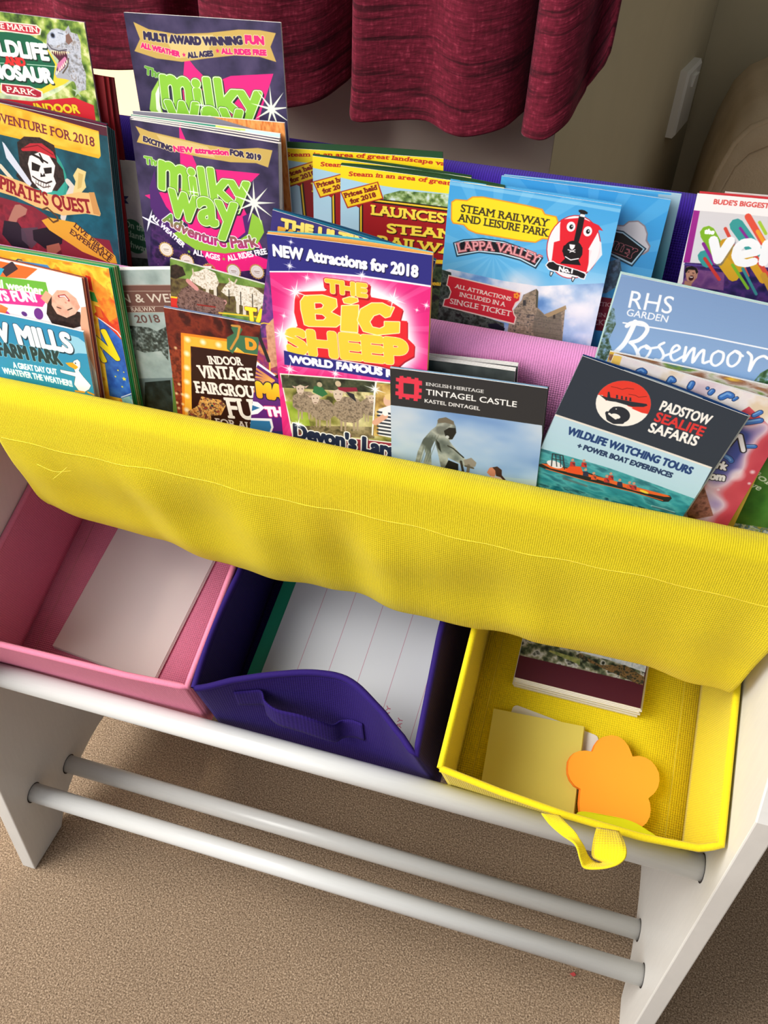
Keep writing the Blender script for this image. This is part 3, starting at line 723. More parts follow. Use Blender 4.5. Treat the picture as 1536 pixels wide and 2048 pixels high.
# note pads and cards in the yellow bin
n_ = Vector(NRM)
plain('card_white', rgb(228, 224, 214), 0.5); plain('sticky_yellow', rgb(218, 202, 100), 0.75, 0.15); plain('sticky_orange', rgb(255, 166, 50), 0.7, 0.2)
plain('sticky_orange_edge', rgb(236, 116, 30), 0.75, 0.2); plain('lime', rgb(216, 222, 30), 0.45)
cq = quad(at_floor(1028, 1408, hh - .0006), at_floor(1199, 1473, hh - .0006), at_floor(1000, 1500, hh - .0006))
def rounded(q_, r, n=5):
    out = []
    for i in range(4):
        p, a, b = q_[i], q_[i - 1], q_[(i + 1) % 4]; da, db = (a - p).normalized(), (b - p).normalized(); c = p + (da + db) * r
        for k in range(n + 1):
            t = k / n * math.pi / 2; out.append(c - db * r * math.cos(t) - da * r * math.sin(t))
    return out
e = (cq[1] - cq[0]).normalized(); f = (cq[3] - cq[0]).normalized()
cq = [cq[0], cq[1], cq[1] + f * 0.05, cq[0] + f * 0.05]
tag(slab('card', rounded(cq, 0.004), 0.0006, M['card_white']), 'white round-cornered card peeping out under the yellow note pad', 'card')
hp2 = hh - 0.0070
pq = quad(at_floor(988, 1417, hp2), at_floor(1169, 1453, hp2), at_floor(966, 1562, hp2)); f = (pq[3] - pq[0]).normalized(); L = (pq[1] - pq[0]).length
pq = [pq[0], pq[1], pq[1] + f * L, pq[0] + f * L]
nb = thing('note_pad', 'square pale yellow sticky note pad in the yellow bin', 'note pad', pq[0].lerp(pq[2], 0.5), None)
for k in range(5): slab('note', [p - n_ * 0.00115 * k + (pq[1] - pq[0]).normalized() * (0.0003 * ((k * 3) % 4 - 1)) for p in pq], 0.0011, M['sticky_yellow'], nb)
flc = [(640, 975), (643, 945), (655, 923), (672, 907), (692, 900), (722, 898), (750, 903), (762, 872), (778, 850), (800, 836), (835, 829), (866, 835), (892, 853), (912, 880), (930, 925), (958, 922), (988, 930), (1014, 946),
       (1034, 970), (1048, 1000), (1050, 1030), (1044, 1062), (1026, 1090), (1000, 1112), (1008, 1135), (1011, 1165), (1006, 1195), (992, 1222), (965, 1245), (930, 1256), (895, 1255), (862, 1245), (838, 1228), (812, 1245),
       (780, 1250), (748, 1242), (722, 1222), (704, 1195), (694, 1165), (691, 1130), (697, 1070), (672, 1055), (652, 1030), (641, 1000)]
fl = [(850 + x * 686 / 1536, 1100 + y * 686 / 1536) for x, y in flc]
fh = hh - 0.0125
tf = thing('flower_note_pad', 'orange flower shaped sticky note pad in the yellow bin', 'note pad', at_floor(1230, 1560, fh), None)
fp = [at_floor(u, v, fh) for u, v in fl]
slab('note', fp, 0.0012, M['sticky_orange'], tf)
for k in (1, 2, 3): slab('note', [p - n_ * 0.0013 * k - Vector((0.0003 * k, 0, 0)) for p in fp], 0.0012, M['sticky_orange' if k % 2 == 0 else 'sticky_orange_edge'], tf)
# lime note pad leaning in the front corner
lc = at_floor(1222, 1654, hh - 0.016)
ring = []
for k in range(40):
    t = 2 * math.pi * k / 40; r = 0.031 * (1 + 0.06 * math.cos(5 * t)); ring.append(lc + Vector((0.002, 0, 0)) + Vector((math.cos(t) * r, 0, 0)) + Vector((0, CT, ST)) * math.sin(t) * r * 0.22 + n_ * (0.004 + 0.004 * math.sin(t)))
tl_ = thing('lime_note_pad', 'lime yellow flower note pad peeping over the front edge of the yellow bin', 'note pad', lc, None)
slab('note', ring, 0.0022, M['lime'], tl_); slab('note', [p - n_ * 0.0024 for p in ring], 0.0022, M['lime'], tl_)
# stack of picture cards
hb = hh - 0.0215
bq = quad(at_floor(1029, 1354, hb), at_floor(1281, 1417, hb), at_floor(1045, 1276, hb))
d = (bq[3] - bq[0]).normalized(); W_ = (bq[1] - bq[0]).length
bq = [bq[0] + d * 0.147, bq[1] + d * 0.147, bq[1], bq[0]]
A = Art(W_ * 1000, 147, '4a2028', to_q(bq), 5.0)
A.photo([(1037, 1310), (1285, 1368), (1320, 1200), (1060, 1150)], ['1c241c', '46503a', '8a8a70', 'c8c8c4', '262c22'], 30, 5)
A.fill([(1097, 1276), (1125, 1292), (1162, 1300), (1160, 1262), (1100, 1255)], 'b0b4b8', .7); A.photo([(1097, 1303), (1160, 1330), (1160, 1318), (1100, 1300)], ['6a7a40', '8c9050', 'a0a060'], 12, 6)
A.photo([(1160, 1305), (1225, 1322), (1290, 1345), (1296, 1318), (1180, 1290)], ['b8c4cc', 'dfe4e8', 'a0b4c0'], 20, 9); A.photo([(1150, 1312), (1285, 1372), (1290, 1355), (1250, 1330), (1200, 1330), (1160, 1306)], ['20281c', '4c4434', '8c6a40', '30301c'], 10, 7)
A.fill([(1037, 1310), (1285, 1370), (1281, 1430), (1020, 1360)], '4c1a26')
cs = thing('picture_card_stack', 'stack of landscape picture cards with a maroon edge in the yellow bin', 'card stack', bq[0].lerp(bq[2], 0.5), None)
image_slab('card', bq, 0.0010, A, 'card_print', cs, edge='card_white')
for k in range(1, 15):
    dx = (bq[1] - bq[0]).normalized() * (0.0006 * ((k * 7) % 5 - 1)); dy = d * (-0.0008 * ((k * 5) % 4))
    slab('card', [p - n_ * 0.00145 * k + dx + dy for p in bq], 0.0011, M['card_white'], cs)
tag(mesh_obj('fluff', *frame_poly([at_z(1140, 1947, .003), at_z(1148, 1944, .003), at_z(1152, 1950, .003), at_z(1147, 1953, .003)], 0.003), plain('fluff_red', rgb(190, 70, 70), 0.9)), 'tiny red scrap lying on the carpet in front of the rack', 'scrap')

# ================================================================ leaflets
SC = {1: (0, 0, 2.56), 2: (0, 480, 2.56), 3: (500, 260, 3.072), 4: (480, 450, 3.657), 5: (860, 320, 2.844), 6: (1140, 360, 3.879), 7: (760, 700, 3.84), 8: (1036, 690, 3.072), 0: (0, 0, 2.4)}
plain('page_white', rgb(226, 222, 216), 0.5, 0.3)
def flat_mat(hx):
    k = 'page_' + hx
    if k not in M: plain(k, lin(hexc(hx)), 0.45, 0.35)
    return M[k]
class Leaflet:
    def __init__(s, label, y, tl, tr, width=None, zlim=0.437, group=None, bow=0.0006, th=0.0006, name='leaflet', cat='leaflet'):
        a, b = at_y(*tl, y), at_y(*tr, y); s.ex = (b - a).normalized(); s.w = width or (b - a).length
        s.ey = Vector((s.ex.z, 0, -s.ex.x))                      # down the sheet
        zlim = max(zlim, 0.480 + max(0, y - 0.174) * 1.6) if y > 0.15 else max(zlim, 0.4385 + max(0, y - 0.115) * 1.6)
        low = min(a.z, a.z + s.ex.z * s.w); s.h = min(0.30, (low - zlim) / -s.ey.z); s.tl = a; s.y = y; s.bow = bow; s.th = th
        if s.ex.z > 0: s.h = (a.z - zlim) / -s.ey.z
        s.root = thing(name, label, cat, (a + s.ex * s.w / 2 + s.ey * s.h), group)
    def art(s, base, crop=None, s_=5.0):
        to = to_q([s.tl, s.tl + s.ex, None, s.tl + s.ey])
        if crop is not None:
            ox, oy, k = SC[crop]; t2 = to; to = lambda p: t2((ox + p[0] / k, oy + p[1] / k))
        return Art(s.w * 1000, s.h * 1000, base, to, s_)
    def panel(s, name, mat, dx=0.0, up=0.0, back=0.0, bow=None, w=None, edge=None, rot=0.0, drop=0.0):
        """one sheet; dx shift along the top edge, up above the top edge, back behind the cover, all metres"""
        bow = s.bow if bow is None else bow; w = w or s.w; nx = 14; V = []; U = []
        for side in (0, 1):
            for j in (0, 1):
                for i in range(nx + 1):
                    f = i / nx; d = s.y + back + bow * math.sin(math.pi * f) + side * s.th
                    hgt = (s.h - 0.0 - drop) if j else -up
                    p = s.tl + s.ex * (dx + w * f) + s.ey * (hgt + (rot * f * w if j == 0 else 0)); V.append((p.x, d, p.z)); U.append((f, 1 - j))
        n = nx + 1; F = []
        for i in range(nx):
            F.append((i, i + n, i + n + 1, i + 1)); b = 2 * n; F.append((b + i, b + i + 1, b + i + n + 1, b + i + n))
        m0 = len(F)
        for i in range(nx): F.append((i, i + 1, 2 * n + i + 1, 2 * n + i)); F.append((n + i, 3 * n + i, 3 * n + i + 1, n + i + 1))
        F.append((0, 2 * n, 3 * n, n)); F.append((n - 1, 2 * n - 1, 4 * n - 1, 3 * n - 1))
        o = mesh_obj(name, V, F, mat, None, uvs=U); o.data.materials.append(edge or (mat if mat.name.startswith('page_') else M['page_white']))
        for p in list(o.data.polygons)[m0:]: p.material_index = 1
        return keep(o, s.root)
def right_fix(L, tr):
    """the left side lies outside the photograph: lay the sheet out from its right corner, short of the side panel"""
    a = tr - L.ex * L.w
    lo = -0.3 if L.y > 0.15 else -0.2625
    if a.x < lo: a = a + L.ex * (lo - a.x) / L.ex.x
    L.w = (tr - a).length; L.tl = a
def thick(L, n, step=0.0009, col='page_white', dx=0.0, bow=None, up=0.0, mat=None):
    for k in range(1, n + 1): L.panel('page', mat or M[col], dx=dx * k, back=step * k, bow=bow, up=up * k)
ALL = [(0, 0), (9999, 0)]
def full(A): A.to_ = A.to; return A
def rect(x0, y0, x1, y1): return [(x0, y0), (x1, y0), (x1, y1), (x0, y1)]
def capmm(A, p0, c): a, b = A.to(p0), A.to((p0[0], p0[1] - c)); return math.hypot(a[0] - b[0], a[1] - b[1])
def T(A, txt, p0, p1, cap, col, **kw): return A.text(txt, p0, p1, capmm(A, p0, cap), col, **kw)
def mmfill(A, P, col, al=1.0): t = A.to; A.to = lambda p: p; A.fill(P, col, al); A.to = t
def mm(A, fn): t = A.to; A.to = lambda p: p; fn(A); A.to = t

# ---- the crossword of prints, pink pocket first ---------------------------------------------------------------
def milky_art(L, crop, back):
    A = L.art('2e2748', crop)
    A.photo([(600, 60), (1500, 60), (1500, 1700), (600, 1700)], ['241f3c', '3a3154', '4a3f62'], 60, 3)
    if not back:
        o = lambda p: p
        A.fill([(740, 1000), (925, 965), (915, 640), (1010, 860), (1330, 890), (1215, 1000), (1370, 1330), (1110, 1210), (960, 1320), (960, 1150)], 'e8207c')
        A.photo([(770, 1130), (1400, 1290), (1400, 1600), (770, 1600)], ['120e28', '1e1840', '4a2a60', '181430'], 40, 8)
        A.fill([(960, 1180), (1370, 1330), (1380, 1375), (1240, 1390), (1110, 1420), (1060, 1340)], 'e8207c')
        A.fill([(693, 645), (760, 672), (900, 706), (1050, 742), (1200, 765), (1320, 758), (1395, 770), (1372, 858), (1310, 836), (1180, 832), (1020, 806), (860, 768), (700, 728), (716, 688)], 'c4a658')
        A.fill([(800, 690), (1060, 752), (1100, 810), (840, 756)], 'dcc68a', .7)
        A.text('EXCITING', (733, 722), (878, 776), capmm(A, (733, 722), 25), '2c2348', bold=.32, out='e8d8a8', ow=.3)
        A.text('NEW attraction', (890, 776), (1168, 796), capmm(A, (890, 776), 26), 'e81e72', bold=.32, out='f0e0b4', ow=.3)
        A.text('FOR 2019', (1178, 794), (1335, 822), capmm(A, (1178, 794), 27), '2c2348', bold=.32, out='e8d8a8', ow=.3)
        # comet sweep
        A.fill([(790, 870), (765, 960), (770, 1060), (830, 1170), (960, 1265), (1150, 1298), (1290, 1275), (1350, 1180), (1335, 1120), (1290, 1085), (1240, 1110), (1255, 1190), (1200, 1235), (1050, 1215), (930, 1150), (850, 1060), (800, 960)], '4a2368')
        A.fill([(930, 1175), (1060, 1232), (1200, 1245), (1268, 1200), (1290, 1090), (1340, 1130), (1352, 1190), (1300, 1280), (1150, 1300), (1000, 1280), (880, 1200)], '8cbf3a')
        A.text('Adventure Park', (832, 1130), (1322, 1262), capmm(A, (832, 1130), 52), '8a1f8a', bold=.45, out='f4f4f4', ow=.55, arc=-7.5, grad=('58b030', 'c01880'))
        for nm, p0, p1, cp, b in (('M', (812, 968), (905, 968), 110, 2.6),):
            pass
        big = dict(out='f4fbe8', ow=.5, out2='3a6a14', ow2=.35, sh='1c1430', shd=(.9, .9))
        A.text('The', (742, 838), (822, 852), capmm(A, (758, 838), 36), '7ab83a', bold=.35, out='d8ecc0', ow=.3)
        for tx, p0, p1, cp, bb in (('m', (818, 962), (958, 1004), 205, 1.3), ('ilky', (985, 1012), (1282, 1042), 150, 1.15), ('w', (866, 1096), (1004, 1140), 190, 1.3), ('ay', (1022, 1142), (1215, 1176), 190, 1.2)):
            A.text(tx, p0, p1, capmm(A, p0, cp), '8cc63c', bold=bb, **big)
        A.star((990, 985), 5, 4, 'ffffff', .10); A.star((1300, 1040), 15, 9, 'f2fadf', .16); A.star((765, 1130), 9, 4, 'f4f4ff', .12, 20)
        T(A, 'ALL WEATHER', (768, 1112), (935, 1268), 24, 'f6f6f6', bold=.25)
        T(A, 'ALL AGES', (988, 1304), (1124, 1336), 26, 'f6f6f6', bold=.25); T(A, 'ALL RIDES FREE', (1168, 1338), (1368, 1300), 26, 'f6f6f6', bold=.25)
        A.star((966, 1290), 1.4, 5, '90c040', .45); A.star((1144, 1328), 1.4, 5, '90c040', .45)
        for c, k in (((850, 1278), 'e4e0d0'), ((955, 1338), 'e4ddd0'), ((1070, 1388), 'c03038'), ((1195, 1390), 'dfe8e4'), ((1315, 1392), 'e2e2da')):
            t = A.to; cm = A.to(c); A.to = lambda p: p
            A.fill(starpoly(cm, 5.6, 4.9, 18), 'b89a50'); A.oval(cm, 4.4, 4.4, k); A.oval(cm, 3.4, 3.4, 'b0a890', .35); A.oval(cm, 3.0, 3.0, k)
            A.line([(cm[0] - 1.8, cm[1]), (cm[0] + 1.8, cm[1] - .3)], .25, '806850', .8); A.line([(cm[0] - 1.5, cm[1] + 1), (cm[0] + 1.5, cm[1] + 1)], .2, '806850', .6); A.to = t
        for k in range(40):
            A.oval((780 + (k * 137) % 560, 1180 + (k * 89) % 260), .12 + .1 * (k % 3), .12 + .1 * (k % 3), 'ffffff', .6)
    else:
        A.fill([(945, 280), (1000, 350), (1080, 430), (1180, 390), (1400, 378), (1340, 560), (1320, 640), (900, 640), (930, 480)], 'e8207c')
        A.fill([(682, 112), (760, 150), (900, 175), (1060, 170), (1220, 152), (1330, 155), (1413, 170), (1385, 240), (1415, 318), (1330, 292), (1200, 285), (1060, 300), (930, 318), (800, 300), (688, 262), (716, 200)], 'c4a456')
        A.fill([(840, 190), (1090, 178), (1060, 285), (900, 300)], 'dec888', .7)
        A.text('MULTI AWARD WINNING', (738, 200), (1240, 226), capmm(A, (738, 200), 36), '2c2348', bold=.5, arc=-1.6, out='e8d8a8', ow=.25)
        A.text('FUN', (1258, 222), (1350, 228), capmm(A, (1258, 222), 38), 'e81e72', bold=.5, out='f0e0b4', ow=.3)
        A.text('ALL WEATHER', (722, 244), (918, 292), capmm(A, (722, 244), 25), 'e81e72', bold=.3, out='f0e0b4', ow=.25)
        A.text('ALL AGES', (962, 298), (1090, 288), capmm(A, (962, 298), 26), '2c2348', bold=.3, out='e8d8a8', ow=.25)
        A.text('ALL RIDES FREE', (1134, 276), (1364, 284), capmm(A, (1134, 276), 26), 'e81e72', bold=.3, out='f0e0b4', ow=.25)
        for c in ((940, 282), (1112, 262)): A.star(c, 1.4, 5, 'e81e72', .45)
        big = dict(out='f4fbe8', ow=.5, out2='3a6a14', ow2=.35, sh='1c1430', shd=(.9, .9))
        A.fill([(815, 400), (775, 470), (765, 560), (800, 610), (850, 620), (820, 540), (815, 470)], '9ccc50'); A.fill([(820, 420), (795, 480), (800, 560), (830, 600), (815, 520)], 'f0fae0')
        A.text('The', (742, 378), (826, 404), capmm(A, (758, 378), 38), '6aa83a', bold=.35, out='c8e0b0', ow=.25)
        for tx, p0, p1, cp, bb in (('m', (840, 548), (984, 570), 235, 1.3), ('ilky', (1010, 572), (1345, 590), 165, 1.2), ('w', (872, 676), (1030, 690), 230, 1.3), ('ay', (1050, 700), (1250, 720), 220, 1.2)):
            A.text(tx, p0, p1, capmm(A, p0, cp), '8cc63c', bold=bb, **big)
        A.star((1030, 540), 5, 4, 'ffffff', .1); A.star((1390, 560), 14, 9, 'f2fadf', .16)
    return A
ZP = 0.480
# milky leaflets
def multi(label, y, tl, tr, mat, pages=1, group=None, width=None, **kw):
    L = Leaflet(label, y, tl, tr, zlim=ZP if y > 0.15 else 0.437, group=group, width=width, **kw)
    L.panel('cover', mat); thick(L, pages); return L
L = Leaflet('dark purple adventure park leaflet with a gold banner, standing tallest at the back', 0.186, (247, 25), (561, 45.5), zlim=ZP)
L.panel('cover', milky_art(L, 1, True).material('milky_back_print')); thick(L, 1)
L = Leaflet('dark purple adventure park leaflet marked 2019, front of its stack', 0.1600, (260, 239), (556, 287), zlim=ZP)
mk = milky_art(L, 1, False).material('milky_print'); L.panel('cover', mk); thick(L, 2, dx=0.0006)
for k, (tl, tr, c) in enumerate((((259, 236), (557, 282), 'first'), ((261, 233), (558, 277), 'second'))):
    M2 = multi('dark purple leaflet stacked %s behind the front 2019 adventure park leaflet' % c, 0.1642 + 0.004 * k, tl, tr, mk, 2, bow=0.0014)
L = Leaflet('orange and silver leaflet sticking out above the purple adventure park stack', 0.1745, (265, 222), (568.5, 246), zlim=ZP)
A = L.art('d8813c'); A.photo([(260, 215), (580, 240), (580, 560), (260, 520)], ['c86a2c', 'e0924a', 'e8a05a'], 20, 3, aspect=.3)
A.fill([(255, 210), (380, 222), (540, 268), (545, 330), (255, 330)], '7f7c88'); L.panel('cover', A.material('orange_print')); thick(L, 1)
L = Leaflet('pale blue and green leaflet wedged behind the purple adventure park stack', 0.1712, (262, 229), (560, 268), zlim=ZP)
A = L.art('bcd8dc'); A.fill([(255, 225), (480, 238), (480, 262), (255, 240)], '2c8a70'); A.fill([(430, 236), (490, 240), (490, 262), (430, 256)], 'c8d860'); L.panel('cover', A.material('pale_print')); thick(L, 1)

# grey leaflet with green circle
L = Leaflet('grey leaflet with a dark green circle reading On the Atlantic Highway', 0.1805, (205, 317), (300, 327), width=0.099, zlim=ZP)
A = L.art('a6a6a4', 1)
A.photo([(400, 780), (900, 780), (900, 1500), (400, 1500)], ['8e8f8e', 'a4a4a2', 'b2b1ac'], 60, 4)
A.fill([(560, 820), (606, 830), (604, 980), (560, 990)], '1c2c50'); A.fill([(540, 1000), (590, 1004), (590, 1040), (540, 1036)], '1c2c50')
for x in (600, 630): A.fill([(x, 1004), (x + 28, 1006), (x + 12, 1024), (x + 28, 1044), (x, 1040), (x + 10, 1022)], '1c2c50')
A.oval((686, 1212), 9.6, 12.6, '24583c')
T(A, 'On the', (638, 1160), (748, 1192), 32, 'a8c0a8', bold=.1); T(A, 'Atlantic', (622, 1200), (752, 1240), 32, 'a8c0a8', bold=.1); T(A, 'Highway', (612, 1246), (756, 1296), 32, 'a8c0a8', bold=.1)
A.photo([(590, 1310), (900, 1340), (900, 1600), (590, 1600)], ['38443c', '4c5a50', '2c342e'], 16, 4)
L.panel('cover', A.material('atlantic_print')); thick(L, 1)

# wildlife and dinosaur park
L = Leaflet('wildlife and dinosaur park leaflet with an open-jawed dinosaur head', 0.1720, (0, 24), (168, 45), width=0.105, zlim=ZP)
right_fix(L, at_y(168, 45, 0.1720))
A = L.art('58702c', 1)
A.photo([(-600, -60), (460, 60), (520, 620), (-600, 560)], ['2c4418', '5c7c2c', '9cb050', 'd8d8a0'], 26, 12)
A.fill([(-300, 210), (-300, 520), (200, 520), (300, 470), (390, 400), (400, 330), (330, 300), (250, 230), (150, 190), (0, 180)], 'e8f0e0', .6)
A.fill([(-300, 160), (150, 185), (230, 230), (290, 330), (380, 340), (400, 380), (330, 430), (220, 480), (40, 480), (-300, 440)], 'f2c634')
A.fill([(-300, 150), (130, 170), (215, 215), (280, 330), (270, 420), (210, 455), (40, 440), (-300, 400)], '0e5c3e')
A.line([(-200, 318), (30, 325)], .2, 'c8e0c8'); A.line([(135, 330), (285, 342)], .2, 'c8e0c8')
A.fill([(-300, 85), (0, 108), (185, 128), (210, 150), (205, 180), (160, 182), (0, 160), (-300, 130)], 'e8d8c8'); A.fill([(-300, 92), (0, 115), (182, 135), (202, 153), (197, 174), (160, 175), (0, 153), (-300, 124)], 'b41e34')
T(A, 'COMBE MARTIN', (-118, 132), (190, 168), 26, 'f4ead8', bold=.12, serif=True)
T(A, 'WILDLIFE', (-118, 270), (248, 308), 70, 'f6f6f2', bold=.75, sh='10241c', shd=(.6, .8)); T(A, 'AND', (28, 330), (128, 338), 34, 'd22c2c', bold=.5, out='6a1018', ow=.1, serif=True)
T(A, 'DINOSAUR', (-112, 390), (270, 425), 62, 'f6f6f2', bold=.8, sh='10241c', shd=(.6, .8))
A.fill([(0, 425), (150, 440), (215, 470), (218, 500), (195, 508), (30, 488), (0, 470)], 'e8dccc'); A.fill([(8, 432), (150, 447), (208, 474), (208, 496), (190, 500), (34, 480), (8, 462)], 'a81c30'); T(A, 'PARK', (36, 472), (178, 490), 27, 'f4ead8', bold=.1, serif=True)
A.fill([(-300, 480), (160, 520), (380, 500), (480, 540), (500, 700), (-300, 600)], 'c8202c'); T(A, 'INDOOR', (180, 572), (408, 580), 38, 'f0c82c', bold=.4, out='8c1c14', ow=.25)
# dinosaur head: skull, jaws, teeth
A.fill([(238, 180), (262, 150), (290, 145), (330, 158), (350, 130), (362, 165), (395, 175), (412, 220), (410, 262), (418, 320), (440, 380), (440, 460), (400, 470), (380, 420), (330, 405), (290, 400), (278, 380), (300, 300), (280, 270), (250, 262), (236, 230)], 'a2a4ac')
A.photo([(238, 180), (262, 150), (330, 158), (395, 175), (412, 220), (418, 320), (440, 380), (440, 460), (400, 470), (380, 420), (340, 380), (350, 300), (330, 250), (250, 240)], ['74706c', '9ea2ac', 'c4c8d4', '8a8078'], 8, 5, al=.8)
A.fill([(258, 265), (340, 262), (345, 300), (330, 345), (300, 372), (288, 360), (300, 310)], '4c1c30'); A.fill([(290, 330), (330, 290), (340, 300), (322, 350), (298, 368)], 'c878a0')
for k in range(9): A.fill([(256 + k * 11, 258 + k * 1), (264 + k * 11, 258 + k * 1), (262 + k * 11, 290 - abs(4 - k) * 3)], 'f0e4b0')
for k in range(7): A.fill([(285 + k * 9, 385 - k * 10), (293 + k * 9, 380 - k * 10), (288 + k * 8, 362 - k * 10)], 'f0e8c8')
A.fill([(244, 182), (264, 155), (292, 150), (332, 164), (350, 185), (330, 215), (290, 235), (250, 228)], 'c2cad8', .75); A.line([(242, 225), (262, 250), (300, 262), (340, 255)], .35, '4c4650'); A.line([(350, 300), (345, 340), (320, 375)], .4, '54483c'); A.line([(296, 168), (322, 176)], .25, '6c7484'); A.oval((268, 182), 1.7, 1.7, '6c7890'); A.oval((268, 182), 1.1, 1.1, '14141c'); A.fill([(335, 180), (352, 172), (372, 210), (350, 230), (336, 215)], '7a5a50')
A.star((395, 470), 4, 5, 'a8b8a0', .3)
L.panel('cover', A.material('dinosaur_print'))
L.panel('page', flat_mat('7a5070'), back=.0012)
for k, (x, c) in enumerate(((0.0055, 'second'), (0.0100, 'third'), (0.0145, 'fourth'))):
    Q = Leaflet('red edged dinosaur park leaflet, %s in its stack beside the purple cloth' % c, 0.1765 + 0.0024 * k, (172 + 10 * k, 147 + 2 * k), (205, 153), width=0.1, zlim=ZP)
    Q.tl = Q.tl - Q.ex * 0.088; Q.panel('cover', flat_mat(('8e1c24', 'a82a30', '6c141c')[k])); Q.panel('page', flat_mat('5c2024'), back=.0009)

# pirate's quest
L = Leaflet('teal and gold pirate leaflet showing a skull in a red headscarf', 0.1590, (0, 207), (213, 254), width=0.105, zlim=ZP)
right_fix(L, at_y(213, 254, 0.159))
A = L.art('54202c', 1)
A.photo([(-400, 470), (560, 640), (620, 1400), (-400, 1400)], ['0e3a48', '124856', '18586a'], 40, 4)
A.fill([(-400, 440), (560, 640), (560, 700), (-400, 500)], '4c1c2c')
A.fill([(-400, 480), (0, 530), (505, 672), (515, 800), (505, 812), (0, 690), (-400, 620)], 'e8a828'); A.photo([(0, 540), (505, 680), (515, 795), (0, 680)], ['e09c20', 'f0b83c', 'f4c454'], 60, 6)
T(A, 'NEW ADVENTURE FOR 2018', (-205, 575), (484, 752), 44, '6c2430', bold=.12, serif=True)
A.oval((230, 900), 16, 21, '2c9080'); A.oval((230, 900), 14, 18, '38a494', .6)
A.photo([(85, 730), (120, 700), (200, 705), (275, 745), (290, 830), (320, 870), (330, 930), (290, 980), (130, 960), (80, 900), (100, 860)], ['1c1414', '2c2020', '3a2a26'], 6, 5)
A.fill([(104, 765), (150, 735), (210, 735), (270, 780), (285, 815), (240, 800), (180, 775), (112, 775)], 'b42430'); A.line([(110, 760), (190, 745), (270, 795)], .3, '6c1018')
A.fill([(148, 800), (200, 780), (250, 800), (280, 850), (272, 905), (285, 940), (262, 985), (225, 990), (190, 960), (160, 925), (150, 880), (140, 840)], 'e8e2dc')
A.fill([(160, 830), (205, 850), (195, 880), (160, 872)], '1a1414'); A.fill([(220, 862), (262, 858), (262, 888), (228, 892)], '1a1414'); A.fill([(205, 885), (216, 900), (224, 886), (230, 905), (205, 908)], '1a1414')
A.line([(165, 905), (195, 925), (235, 940), (262, 930)], .5, '2c2020'); A.line([(185, 940), (220, 962), (255, 955)], .35, '5a4a44')
for k in range(6): A.line([(182 + k * 13, 925 + k * 4), (180 + k * 13, 950 + k * 3)], .15, '3a2a28')
A.line([(160, 790), (200, 810), (215, 830)], .8, '1c1414'); A.line([(200, 790), (215, 820), (240, 835)], .6, '1c1414')
A.fill([(8, 725), (20, 735), (160, 940), (150, 960), (130, 940), (30, 810)], 'c8ccd8')
A.line([(0, 850), (60, 920)], 1.6, 'd8c8b0'); A.line([(345, 930), (370, 960), (350, 1000), (320, 1120)], 2.0, 'cfc4b8'); A.line([(160, 1070), (205, 1105)], 1.6, 'cfc4b8')
A.fill([(395, 860), (440, 880), (432, 925), (440, 960), (400, 1005), (372, 990), (385, 930), (372, 900)], 'd8c080'); A.fill([(400, 885), (425, 895), (415, 960), (395, 970)], 'b89850', .6)
A.fill([(-200, 860), (0, 893), (120, 935), (200, 985), (300, 1005), (400, 985), (480, 990), (515, 1095), (510, 1108), (440, 1095), (320, 1105), (180, 1060), (80, 1010), (0, 985), (-200, 930)], 'e0b070'); A.fill([(453, 985), (482, 985), (515, 1105), (478, 1096)], 'c48c50')
T(A, 'PIRATE\'S QUEST', (0, 965), (470, 1092), 62, '8a1c24', bold=.35, serif=True, arc=-3.2)
A.fill([(-200, 990), (0, 1010), (170, 1060), (260, 1120), (420, 1210), (560, 1230), (600, 1360), (-200, 1400)], '7c2030'); A.photo([(-100, 1020), (160, 1080), (300, 1200), (320, 1330), (-100, 1300)], ['5c1420', '8c2434', '702030'], 30, 4)
A.fill([(40, 1130), (60, 1080), (75, 1050), (100, 1048), (138, 1072), (130, 1100), (90, 1120), (80, 1145)], 'a87060'); A.fill([(20, 1130), (90, 1140), (130, 1200), (150, 1290), (60, 1260), (10, 1200)], '201824')
A.fill([(105, 1170), (190, 1165), (200, 1230), (160, 1275), (110, 1230)], '4c3c48', .9)
A.fill([(165, 1180), (240, 1165), (320, 1195), (315, 1250), (230, 1275), (170, 1230)], '16121a'); A.fill([(235, 1260), (300, 1245), (310, 1280), (270, 1310), (240, 1300)], '9c5a48')
A.fill([(210, 1130), (250, 1115), (380, 1140), (590, 1310), (600, 1350), (555, 1345), (420, 1290), (250, 1180)], 'd89a30')
A.line([(215, 1075), (240, 1065), (290, 1110), (295, 1130), (270, 1140), (240, 1110)], .6, '5c3c20')
T(A, 'LIVE PIRATE', (376, 1162), (570, 1330), 26, '4c2420', bold=.1, serif=True); T(A, 'EXPERIENCE', (356, 1196), (560, 1345), 28, '4c2420', bold=.1, serif=True)
L.panel('cover', A.material('pirate_print'))
for k in range(4): L.panel('page', flat_mat(('103038', '1c3c44')[k % 2]), dx=.0007 * (k + 1), back=.0010 * (k + 1), up=-.001 * k)
Q = Leaflet('second pirate leaflet just behind the first, its maroon top edge showing', 0.1655, (0, 200), (206, 247), width=0.105, zlim=ZP)
Q.tl = Q.tl - Q.ex * 0.030; Q.panel('cover', flat_mat('6c2440')); Q.panel('page', flat_mat('12343c'), back=.001)

